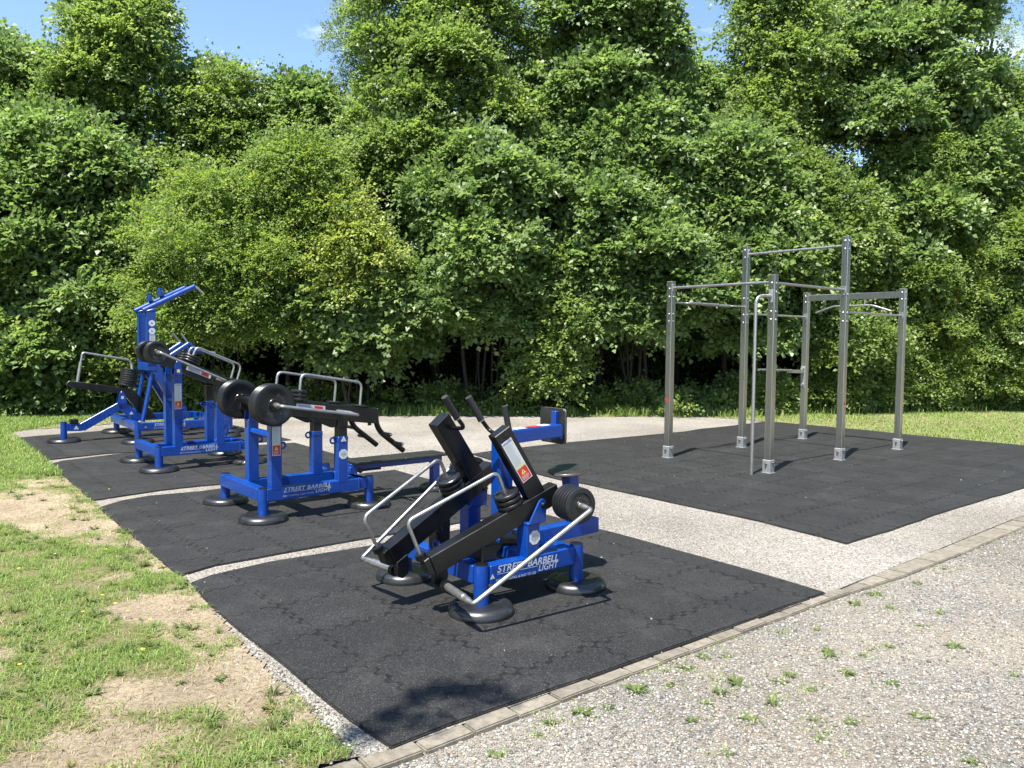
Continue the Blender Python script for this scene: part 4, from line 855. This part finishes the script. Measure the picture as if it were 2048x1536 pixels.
for i, (x, y) in enumerate(WEEDS):
    o = bpy.data.objects.new('weed_plant', WM[i % 4] if i else WM[0]); C.objects.link(o); o.location = (x, y, -.036); o.rotation_euler = (0, 0, rng.uniform(0, 6.28)); sc = rng.uniform(.35, 1.0); o.scale = (sc, sc * rng.uniform(.7, 1.1), sc * rng.uniform(.18, .5))
    tag(o, 'small green weed tuft rooted in the coarse gravel path below the kerb', 'weed', 'weeds in the gravel path')
def path_sampler(n):
    k = rng.integers(0, len(WEEDS), n); W = np.array(WEEDS); r = rng.normal(0, .045, (n, 2)); p = W[k] + r * rng.choice([.5, 1., 1.8], (n, 1))
    m = n // 2; d = rng.random(m) ** 1.2 * 9.; q = np.array([along(KERB_LO, 5. + a)[:] for a in d]); off = np.abs(rng.normal(0, .03, m)); q = q + np.stack([off * .62, -off * .78], 1) + rng.normal(0, .01, (m, 2))
    c = fbm(q[:, 0], q[:, 1], 95, 3.5, 3); q = q[c > .55]; p = np.concatenate([p, q]); ok = inside(p[:, 0], p[:, 1], LOW); p = p[ok]; return p[:, 0], p[:, 1], np.full(len(p), 1.)
tag(grass('path_grass', 1000, path_sampler, .010, .028, .0022, 2.2, -.036), 'thin dry grass creeping between the stones of the path', 'grass', kind='stuff')
# broad leaved tufts standing in the worn lawn
n = 800; x, y, k = near_sampler(9000); sel = rng.choice(len(x), min(n, len(x)), replace=False); vs = []; fs = []; ts = []; off = 0
for i in sel:
    me = WM[int(rng.integers(0, 4))]; co = np.empty(len(me.vertices) * 3); me.vertices.foreach_get('co', co); co = co.reshape(-1, 3) * rng.uniform(.35, .85); a = rng.uniform(0, 6.28)
    co = np.stack([co[:, 0] * math.cos(a) - co[:, 1] * math.sin(a) + x[i], co[:, 0] * math.sin(a) + co[:, 1] * math.cos(a) + y[i], co[:, 2] - .008], 1)
    ix = np.empty(len(me.loops), np.int32); me.loops.foreach_get('vertex_index', ix); vs.append(co); fs.append(ix + off); off += len(co); ts.append(np.full(len(co), rng.beta(2, 2)))
me = attr_mesh('lawn_weeds', np.concatenate(vs), np.concatenate(fs), 4, MT['weed'], {'tint': np.concatenate(ts)}, True); tag(obj('lawn_weeds', me, None), 'clover and broad leaved weeds among the worn grass', 'weeds', kind='stuff')

# a few yellow flowers in the long grass at the left edge
MT['petal'] = simple('yellow petal', (.62, .47, .03), .6, var=.15)
b = MB()
for i in range(26):
    y = rng.uniform(3.6, 8.5); x = -.655 * y + rng.uniform(-.15, .75) * (1 if i % 3 else 1.6); z = rng.uniform(.02, .07); n_ = 5; a0 = rng.uniform(0, 6)
    for k in range(n_):
        a = a0 + 2 * PI * k / n_; c = Vec((x, y, z)); d = Vec((math.cos(a), math.sin(a), .35)) * .011; s = Vec((-math.sin(a), math.cos(a), 0)) * .006; b._add([c, c + d * .6 + s, c + d, c + d * .6 - s], [(0, 1, 2, 3)])
tag(obj('wildflowers', b, MT['petal'], None, False), 'small yellow flowers in the grass at the left edge', 'wildflowers', kind='stuff')

# ------------------------------------------------------------------ trees: real leaves on sprays, sprays on boughs
MT['bark'] = simple('grey brown bark', (.026, .021, .016), .9, var=.4, scale=14, bump=.6, bscale=40)
KIND = {                                                                     # base tone, tip tone, share of light passing, leaf length, width
    'hazel': (leafy('hazel leaf', (.235, .325, .110), (.090, .145, .045), .48, .42, spec=.5, warm=(.29, .35, .12)), .112, .094),
    'maple': (leafy('field maple leaf', (.255, .340, .100), (.100, .155, .043), .50, .42, spec=.5, warm=(.31, .37, .10)), .082, .070),
    'hawthorn': (leafy('hawthorn leaf', (.255, .345, .094), (.115, .178, .045), .50, .46, spec=.35, warm=(.36, .34, .09)), .055, .044),
    'yellow': (leafy('yellowing maple leaf', (.370, .420, .105), (.180, .240, .055), .38, .48, warm=(.44, .42, .12)), .070, .060),
    'birch': (leafy('birch leaf', (.220, .285, .105), (.095, .145, .052), .42, .42, spec=.4, warm=(.26, .33, .10)), .050, .036),
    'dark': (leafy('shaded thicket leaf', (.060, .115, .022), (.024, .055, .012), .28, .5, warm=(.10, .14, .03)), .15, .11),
}
def unit(a): return a / np.maximum(np.linalg.norm(a, axis=-1, keepdims=True), 1e-9)
def leaves(P, D, Nn, spray_len, K, ll, lw, droop=.25):
    """P spray roots, D spray directions, Nn spray upper side -> leaf quads"""
    n = len(P); S = unit(np.cross(D, Nn)); Nn = unit(np.cross(S, D))
    k = np.arange(K); f = (k + .5) / K; side = np.where(k % 2 == 0, 1., -1.)
    f = f[None] + rng.normal(0, .06, (n, K)); L = spray_len[:, None]
    base = P[:, None] + D[:, None] * (f * L)[..., None] - Nn[:, None] * (f ** 2 * L * droop)[..., None] + rng.normal(0, .018, (n, K, 3))
    spread = rng.uniform(.35, 1.15, (n, K)) * side[None]
    ld = unit(D[:, None] * (1 - .45 * np.abs(spread))[..., None] + S[:, None] * spread[..., None] + rng.normal(0, .28, (n, K, 3)) - Nn[:, None] * .12)
    nn = unit(Nn[:, None] + rng.normal(0, .30, (n, K, 3))); wv = unit(np.cross(ld, nn)); nn = np.cross(wv, ld)
    sz = rng.uniform(.45, 1.3, (n, K)); l = (ll * sz)[..., None]; w = (lw * sz * rng.uniform(.85, 1.15, (n, K)))[..., None] * .5
    stem = ld * l * .25
    a = base + stem; bL = base + stem + ld * l * .42 + wv * w + nn * w * .35; tip = base + stem + ld * l - nn * l * .18; bR = base + stem + ld * l * .42 - wv * w + nn * w * .35
    return np.stack([a, bR, tip, bL], 2).reshape(-1, 3), n * K
def crown_mesh(name, kind, boughs, dens, K=14, spray=.42, camera_side=.35, scale=1., tint0=0., shoots=0.):
    m, ll, lw = KIND[kind]; ll *= scale; lw *= scale; V_ = []; cnt = 0; T = []
    for (c, r) in boughs:
        c = np.array(c); r = np.array(r); area = 4 * PI * ((r[0] * r[1]) ** 1.6 / 3 + (r[0] * r[2]) ** 1.6 / 3 + (r[1] * r[2]) ** 1.6 / 3) ** (1 / 1.6)
        n = max(6, int(area * dens)); d = unit(rng.standard_normal((n * 2, 3)))
        keep = (d[:, 2] > -.32) & ((d[:, 1] < camera_side) | (rng.random(n * 2) < .18)); d = d[keep][:n]; n = len(d)
        rad = rng.uniform(.58, 1.05, n) ** .55
        P = c + d * r * rad[:, None]
        out = unit(d * np.array([1, 1, .8])); D = unit(out + np.array([0, 0, -.10]) + rng.normal(0, .38, (n, 3))); N_ = unit(out * .50 + np.array([-.20, -.42, .80]) + rng.normal(0, .22, (n, 3)))
        v, q = leaves(P, D, N_, spray * rng.uniform(.6, 1.3, n), K, ll, lw); V_.append(v); cnt += q
        if shoots:                                                           # long leafy shoots standing out of the bough
            m_ = int(rng.poisson(shoots * area)); a = rng.uniform(0, 2 * PI, m_); q = rng.uniform(.1, 1., m_) ** .5
            Ps = c + np.stack([np.cos(a) * q * r[0], np.sin(a) * q * r[1] - .05, r[2] * (1 - q * .5) * .8], 1); Ds = unit(np.stack([np.cos(a) * q * .8, np.sin(a) * q * .6 - .15, rng.uniform(.45, 1.3, m_)], 1) + rng.normal(0, .2, (m_, 3)))
            Ns = unit(np.stack([np.cos(a), np.sin(a) - .9, 0 * a + .5], 1) + rng.normal(0, .3, (m_, 3)))
            if m_: v2, q2 = leaves(Ps, Ds, Ns, rng.uniform(.32, .68, m_), K, ll * .85, lw * .85, .12); v = np.concatenate([v, v2]); V_[-1] = v; n += m_; cnt += q2
        bt = rng.normal(0, .10); T.append(np.repeat(np.clip(np.repeat(rng.normal(.5 + bt + tint0, .13, n), K) + rng.normal(0, .14, n * K) + (rng.random(n * K) > .965) * .4, 0, 1), 4))
    v = np.concatenate(V_); f = np.arange(len(v), dtype=np.int32)
    return attr_mesh(name, v, f, 4, m, {'tint': np.concatenate(T)})
def limbs(base, boughs, rt, nst=1, seed=0, seg=7):
    r = random.Random(seed); b = MB(); base = Vec(base)
    top = max(bh[0][2] for bh in boughs); cx = sum(bh[0][0] for bh in boughs) / len(boughs); cy = sum(bh[0][1] for bh in boughs) / len(boughs)
    for k in range(nst):
        s = base + Vec((r.uniform(-.5, .5), r.uniform(-.3, .3), 0)) * (nst > 1); e = Vec((cx + r.uniform(-.6, .6), cy + r.uniform(-.3, .3), top * .86)); mid = s.lerp(e, .45) + Vec((r.uniform(-.3, .3), r.uniform(-.25, .25), 0)); rr = rt * (1 if k == 0 else r.uniform(.35, .7))
        b.tube([s + Vec((0, 0, -.1)), s.lerp(mid, .5) + Vec((r.uniform(-.1, .1), r.uniform(-.1, .1), 0)), mid, mid.lerp(e, .55) + Vec((r.uniform(-.2, .2), r.uniform(-.2, .2), 0)), e], lambda u, rr=rr: rr * (1 - .82 * u), seg, bend=.5)
        for bh in r.sample(boughs, min(len(boughs), 9 if k == 0 else 3)):
            c = Vec(bh[0]); u = max(.12, min(.8, (c.z - s.z) / max(.5, e.z - s.z) * .75)); p = s.lerp(mid, u / .45) if u < .45 else mid.lerp(e, (u - .45) / .55); q = p.lerp(c, .5) + Vec((r.uniform(-.15, .15), r.uniform(-.15, .15), .15))
            b.tube([p, q, c], lambda u2, rr=rr: rr * .38 * (1 - .75 * u2) + .004, 5, bend=.3)
    return b
def tree(name, label, kind, X, Y, W, z0, z1, D=None, n=26, br=(.55, .95), dens=44, group=None, rt=.10, nst=1, taper=.55, K=14, spray=.42, scale=1., tint=0., cat='tree', overhang=.35, cs=.35):
    """crown of boughs in a rounded column between heights z0 and z1, W half width, D half depth"""
    D = D or W * .75; t = thing(name, label, cat, (X, Y, -.05), 0, group); bs = []; r = random.Random(hash((round(X * 100), round(Y * 100))) & 65535)
    n = int(n * (1.35 if z1 < 7 else 1.75))
    for i in range(n):
        u = (i + r.random()) / n; z = z0 + (z1 - z0) * u ** .92
        prof = min(1., (.72 + u * 1.3)) if u < .25 else (1 - (max(0, u - .35) / .65) ** 1.7 * taper)
        a = r.uniform(0, 2 * PI); q = math.sqrt(r.uniform(.12, 1.)) * prof; s = r.uniform(*br) * (.84 - .10 * u)
        x = math.cos(a) * W * q * .92; y = math.sin(a) * D * q
        if y > D * .25 and r.random() < .7: y = -y
        bs.append(((x, y - overhang * (1 - u) * .3, z), (s * r.uniform(.9, 1.35), s * r.uniform(.8, 1.1), s * r.uniform(.42, .66))))
        if r.random() < .45:                                                 # smaller boughs pushed out past the rest keep the outline ragged
            k = r.uniform(1.15, 1.5); s2 = s * r.uniform(.3, .5); bs.append(((x * k, y * k - overhang * (1 - u) * .3 - .1, z + r.uniform(-.2, .55)), (s2 * 1.3, s2, s2 * .8)))
    me = crown_mesh('crown', kind, bs, dens, K, spray, cs, scale, tint, shoots=1.5 if z1 < 7 else 2.2); o = obj('crown', me, None, t)
    obj('trunk', limbs((0, 0, 0), bs, rt, nst, r.randint(0, 9999)), MT['bark'], t)
    return t
G1 = 'trees and bushes of the hedge'
# tall trees of the hedge, left to right
tree('broadleaf_tree', 'tall tree at the far left edge, its top the first peak of the skyline', 'hazel', -12.4, 19.6, 1.9, 1.2, 8.9, n=34, group=G1)
tree('broadleaf_tree', 'tallest tree on the left, a broad pointed crown left of the wide gap of sky', 'maple', -9.4, 18.9, 1.75, 2.0, 10.2, n=48, br=(.5, .95), group=G1, taper=.72)
tree('broadleaf_tree', 'tree below the left side of the sky gap, sloping down from the tall pointed one', 'maple', -7.2, 19.6, 1.5, 2.2, 8.1, n=26, group=G1)
tree('broadleaf_tree', 'low rounded tree directly under the wide gap of blue sky', 'hazel', -5.6, 20.4, 1.7, 2.0, 7.9, n=28, group=G1)
tree('birch_tree', 'slim pale birch at the right side of the wide sky gap', 'birch', -3.95, 20.6, 1.05, 3.0, 10.3, n=30, br=(.35, .6), dens=52, group=G1, K=18, taper=.8)
tree('broadleaf_tree', 'big spreading tree in the middle, left of the small cloud gap', 'maple', -1.8, 19.2, 2.2, 2.6, 10.6, n=58, br=(.5, .95), group=G1, taper=.45)
tree('broadleaf_tree', 'full dense tree right of centre, left of the narrow gap of sky', 'hazel', 2.1, 19.0, 1.75, 2.4, 10.9, n=50, br=(.5, .9), group=G1, taper=.5)
tree('broadleaf_tree', 'shorter tree filling the foot of the narrow sky gap right of centre', 'hazel', 4.35, 20.3, 1.2, 2.2, 8.3, n=24, group=G1)
tree('broadleaf_tree', 'tall tree rising straight above the highest bar of the steel rig', 'maple', 6.4, 20.0, 1.75, 2.2, 10.6, n=46, br=(.5, .9), group=G1, taper=.6)
tree('broadleaf_tree', 'broad tall tree above the right posts of the steel rig', 'hazel', 9.9, 20.4, 2.2, 2.2, 11.8, n=56, br=(.5, .95), group=G1, taper=.45)
tree('birch_tree', 'thin wispy birch with sky showing through at the right edge', 'birch', 13.9, 23.5, 1.5, 3.5, 12.6, n=30, br=(.35, .6), dens=34, group=G1, K=18, taper=.5)
tree('broadleaf_tree', 'tree at the right edge, lower than the birch behind it', 'maple', 13.0, 21.0, 1.9, 1.0, 8.4, n=36, group=G1)
tree('broadleaf_tree', 'dense tree just outside the left end of the hedge', 'hazel', -15.5, 18.8, 2.2, .6, 8.6, n=30, group=G1)
tree('broadleaf_tree', 'slender tree squeezed between the big middle tree and the full dense one', 'maple', .35, 20.6, .9, 2.6, 9.2, n=18, br=(.4, .7), group=G1)
# lower bushes in front
tree('hazel_bush', 'large dark green hazel bush at the left edge behind the tower machine', 'hazel', -9.9, 17.3, 1.9, .3, 6.3, n=44, br=(.5, .85), dens=46, group=G1, nst=5, rt=.05, cat='bush', taper=.6)
tree('hazel_bush', 'round hazel bush between the tower machine and the yellowish hawthorn', 'maple', -7.6, 17.4, 1.35, .25, 4.6, n=28, br=(.45, .75), group=G1, nst=4, rt=.045, cat='bush')
tree('hawthorn_bush', 'spreading yellow green hawthorn leaning over the tower machine, with layered drooping boughs', 'hawthorn', -6.3, 16.9, 1.7, 1.5, 4.9, D=1.3, n=34, br=(.45, .8), dens=60, group=G1, nst=4, rt=.05, K=16, cat='bush', taper=.6, overhang=1.3, tint=.02)
tree('hawthorn_bush', 'taller yellow green hawthorn above the high weight stacks, tinged orange at the top', 'hawthorn', -4.75, 17.3, 1.45, 1.7, 5.7, D=1.2, n=34, br=(.45, .8), dens=60, group=G1, nst=4, rt=.05, K=16, cat='bush', taper=.6, overhang=.9, tint=.06)
tree('maple_bush', 'bright yellow leaved maple bough at the right side of the hawthorn', 'yellow', -3.65, 16.7, .95, 2.5, 4.6, D=.6, n=13, br=(.35, .55), dens=40, group=G1, nst=2, rt=.03, cat='bush')
tree('hazel_bush', 'hazel bush low behind the bench machine, under the yellow bough', 'hazel', -3.3, 17.4, 1.4, 1.1, 3.7, D=1.0, n=26, br=(.4, .7), dens=46, group=G1, nst=5, rt=.035, cat='bush', overhang=.9)
tree('hazel_bush', 'wide hazel bush overhanging the dark hollow in the middle of the hedge', 'hazel', -.75, 17.8, 1.7, 1.95, 5.9, D=1.25, n=44, br=(.45, .8), dens=46, group=G1, nst=6, rt=.05, cat='bush', overhang=.9)
tree('hazel_bush', 'bush with boughs drooping to the ground right of the upright handles', 'maple', .85, 17.5, .8, .45, 3.5, D=.65, n=24, br=(.32, .52), dens=42, group=G1, nst=5, rt=.03, cat='bush')
tree('hazel_bush', 'dense hazel bush left of the steel rig, above the dark gap', 'hazel', 2.8, 18.0, 1.6, 1.75, 6.2, D=1.2, n=42, br=(.45, .8), dens=46, group=G1, nst=6, rt=.05, cat='bush', overhang=.8)
tree('hazel_bush', 'pale topped hazel bush seen between the left posts of the steel rig', 'hazel', 5.2, 18.5, 1.55, 1.5, 6.3, D=1.2, n=42, br=(.45, .8), dens=46, group=G1, nst=6, rt=.05, cat='bush', overhang=.6)
tree('maple_bush', 'bright bush seen through the right half of the steel rig', 'maple', 7.5, 18.9, 1.35, .8, 5.4, D=1.0, n=34, br=(.4, .7), dens=38, group=G1, nst=5, rt=.04, cat='bush')
tree('hawthorn_bush', 'yellowish hawthorn right of the steel rig reaching down to the grass', 'hawthorn', 9.9, 19.6, 1.55, .3, 6.6, D=1.1, n=44, br=(.45, .75), dens=54, group=G1, nst=5, rt=.05, K=16, cat='bush', tint=.05)
tree('hazel_bush', 'large bush at the right edge reaching down to the grass', 'maple', 12.7, 20.3, 1.75, .3, 6.0, D=1.2, n=42, br=(.45, .8), dens=46, group=G1, nst=5, rt=.05, cat='bush')
tree('hazel_bush', 'bush just outside the right end of the hedge', 'hazel', 16.2, 21.6, 1.9, .3, 6.4, n=30, dens=26, group=G1, nst=4, rt=.05, cat='bush')
# the wood behind
bs = []
r = random.Random(5)
for i in range(430):
    x = r.uniform(-20, 22); zt = 6.2 + 1.2 * math.sin(x * .9) + .6 * math.sin(x * 2.3 + 1); z = zt * r.uniform(.03, 1.) ** 1.35; y = 21.6 + r.uniform(0, 1.6) + max(0, x - 6) * .22 + (z < 2.5) * -.6
    bs.append(((x, y, z), (r.uniform(.8, 1.3), r.uniform(.5, .8), r.uniform(.6, .95))))
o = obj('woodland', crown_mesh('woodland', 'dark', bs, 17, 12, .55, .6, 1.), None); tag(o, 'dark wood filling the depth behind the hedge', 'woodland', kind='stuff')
# low growth along the foot of the hedge
bs = []
for i in range(250):
    x = r.uniform(-13.5, 17); y = 17.55 + .2 * math.sin(x * 1.3) + max(0, x - 4.) * .30 + r.uniform(-.45, .5) - .45 * (x < -4) + (.62 if -2.6 < x < 5.4 and r.random() < .8 else 0.); big = .5 + .5 * math.sin(x * 1.9 + 2 * math.sin(x * .7)); s = r.uniform(.16, .34) * (.8 + .5 * big) * (1.35 if x > 6 else .62 if -2.6 < x < 5.2 else .9)
    bs.append(((x, y, s * r.uniform(.5, 1.5)), (s * 1.3, s, s)))
o = obj('undergrowth', crown_mesh('undergrowth', 'maple', bs, 80, 10, .28, .6, .85, .05), None); tag(o, 'low leafy growth along the foot of the hedge', 'undergrowth', kind='stuff')
# thin bare stems in the dark hollow
for i in range(11):
    x = r.choice((r.uniform(-3.2, 2.2), r.uniform(2.0, 6.5))); y = 18.6 + r.uniform(0, 1.2); b = MB(); h = r.uniform(1.8, 2.8); l = r.uniform(-.5, .5)
    b.tube([(0, 0, -.05), (l * .3 + r.uniform(-.08, .08), r.uniform(-.1, .1), h * .4), (l, r.uniform(-.2, .2), h)], lambda u: .016 * (1 - .6 * u), 6, bend=.3)
    o = obj('sapling_stem', b, MT['bark']); o.location = (x, y, 0); tag(o, 'thin bare stem standing in the dark hollow under the hedge', 'sapling', 'bare stems under the hedge')
# the tree by the photographer whose branch throws the patch of shade on the near mat
t = thing('broadleaf_tree', 'tree beside the viewer with a limb reaching over the near corner of the mats', 'tree', (-6.2, -3.6, -.05))
lf = [((4.24, 4.26, 7.0), (.13, .07, .05)), ((4.38, 4.30, 7.0), (.07, .06, .04)), ((4.02, 4.02, 7.0), (.10, .06, .05))]
big = [((r.uniform(-1.8, 1.2), r.uniform(-1.8, .6), r.uniform(4.5, 9)), (r.uniform(.6, .9), r.uniform(.6, .9), r.uniform(.4, .6))) for i in range(26)]
obj('crown', crown_mesh('crown', 'maple', big, 20, 12, .42, 1.1), None, t); obj('leafy_twig', crown_mesh('leafy_twig', 'maple', lf, 150, 10, .11, 1.1, .8), None, t)
b = limbs((0, 0, 0), big, .16, 1, 3); b.tube([(0, 0, 5.2), (1.9, 1.9, 6.6), (3.4, 3.2, 7.0), (4.0, 4.0, 7.0)], lambda u: .05 * (1 - .85 * u), 7, bend=.4); obj('trunk', b, MT['bark'], t)

# woods to either side of the ground, outside the picture: they show in the polished posts
for side, lab in ((-1, 'wood along the left side of the ground'), (1, 'wood along the right side of the ground')):
    bs = []
    for i in range(150):
        y = r.uniform(-8, 26) if side < 0 else r.uniform(-6, 17); bs.append(((side * (21 + r.uniform(-1, 1)) + (3 if side > 0 else 0), y, r.uniform(.5, 10.5)), (r.uniform(.8, 1.2), r.uniform(1.5, 2.2), r.uniform(1.1, 1.6))))
    o = obj('woodland', crown_mesh('woodland', 'maple', bs, 7, 10, .8, 1.1, 2.2), None); tag(o, lab, 'woodland', kind='stuff')

# ------------------------------------------------------------------ light, sky, camera
EL = math.radians(65.); DX, DY = .53, .85; q = math.hypot(DX, DY); DX /= q; DY /= q
sun = bpy.data.lights.new('sun', 'SUN'); sun.energy = 4.9; sun.angle = math.radians(.55); sun.color = (1., .95, .865)
so = bpy.data.objects.new('sun', sun); C.objects.link(so)
so.rotation_euler = Vec((DX * math.cos(EL), DY * math.cos(EL), -math.sin(EL))).to_track_quat('-Z', 'Y').to_euler(); so.location = (-6, -10, 24)
w = bpy.data.worlds.new('World'); SC.world = w; w.use_nodes = True; nt = w.node_tree; nt.nodes.clear()
sky = nt.nodes.new('ShaderNodeTexSky'); sky.sky_type = 'NISHITA'; sky.sun_disc = False; sky.sun_elevation = EL; sky.sun_rotation = math.atan2(-DX, -DY); sky.altitude = 500; sky.air_density = 1.0; sky.dust_density = .3; sky.ozone_density = 3.2
bg = nt.nodes.new('ShaderNodeBackground'); bg.inputs[1].default_value = .118; wo = nt.nodes.new('ShaderNodeOutputWorld')
tc = nt.nodes.new('ShaderNodeTexCoord'); mp = nt.nodes.new('ShaderNodeMapping'); mp.inputs['Scale'].default_value = (1.6, 1.6, 4.2); mp.inputs['Location'].default_value = (.35, .1, .2)
nz = nt.nodes.new('ShaderNodeTexNoise'); nz.inputs['Scale'].default_value = 2.6; nz.inputs['Detail'].default_value = 8.; nz.inputs['Roughness'].default_value = .6
rp = ramp(nt, [(.57, 0.), (.80, .8)]); mx = nt.nodes.new('ShaderNodeMixRGB'); mx.inputs[2].default_value = (8.5, 8.8, 9.2, 1)
nt.links.new(tc.outputs['Generated'], mp.inputs[0]); nt.links.new(mp.outputs[0], nz.inputs['Vector']); nt.links.new(nz.outputs[0], rp.inputs[0]); nt.links.new(rp.outputs[0], mx.inputs[0]); nt.links.new(sky.outputs[0], mx.inputs[1]); nt.links.new(mx.outputs[0], bg.inputs[0]); nt.links.new(bg.outputs[0], wo.inputs[0])
cam = bpy.data.cameras.new('camera'); co = bpy.data.objects.new('camera', cam); C.objects.link(co)
pit, rol = .0556, .0095
F_ = Vec((0, math.cos(pit), -math.sin(pit))); U_ = Vec((0, math.sin(pit), math.cos(pit))); R_ = Vec((1, 0, 0))
R2 = R_ * math.cos(rol) + U_ * math.sin(rol); U2 = -R_ * math.sin(rol) + U_ * math.cos(rol)
Mx = Matrix((R2, U2, -F_)).transposed().to_4x4(); Mx.translation = Vec((0, 0, 1.62)); co.matrix_world = Mx
cam.sensor_width = 36.; cam.lens = 1552. / 2048. * 36.; cam.clip_end = 2000; cam.clip_start = .05; SC.camera = co
SC.view_settings.view_transform = 'Standard'; SC.view_settings.look = 'None'; SC.view_settings.gamma = 1; SC.view_settings.exposure = 1.33
SC.cycles.max_bounces = 8; SC.cycles.transparent_max_bounces = 8; SC.cycles.use_denoising = True
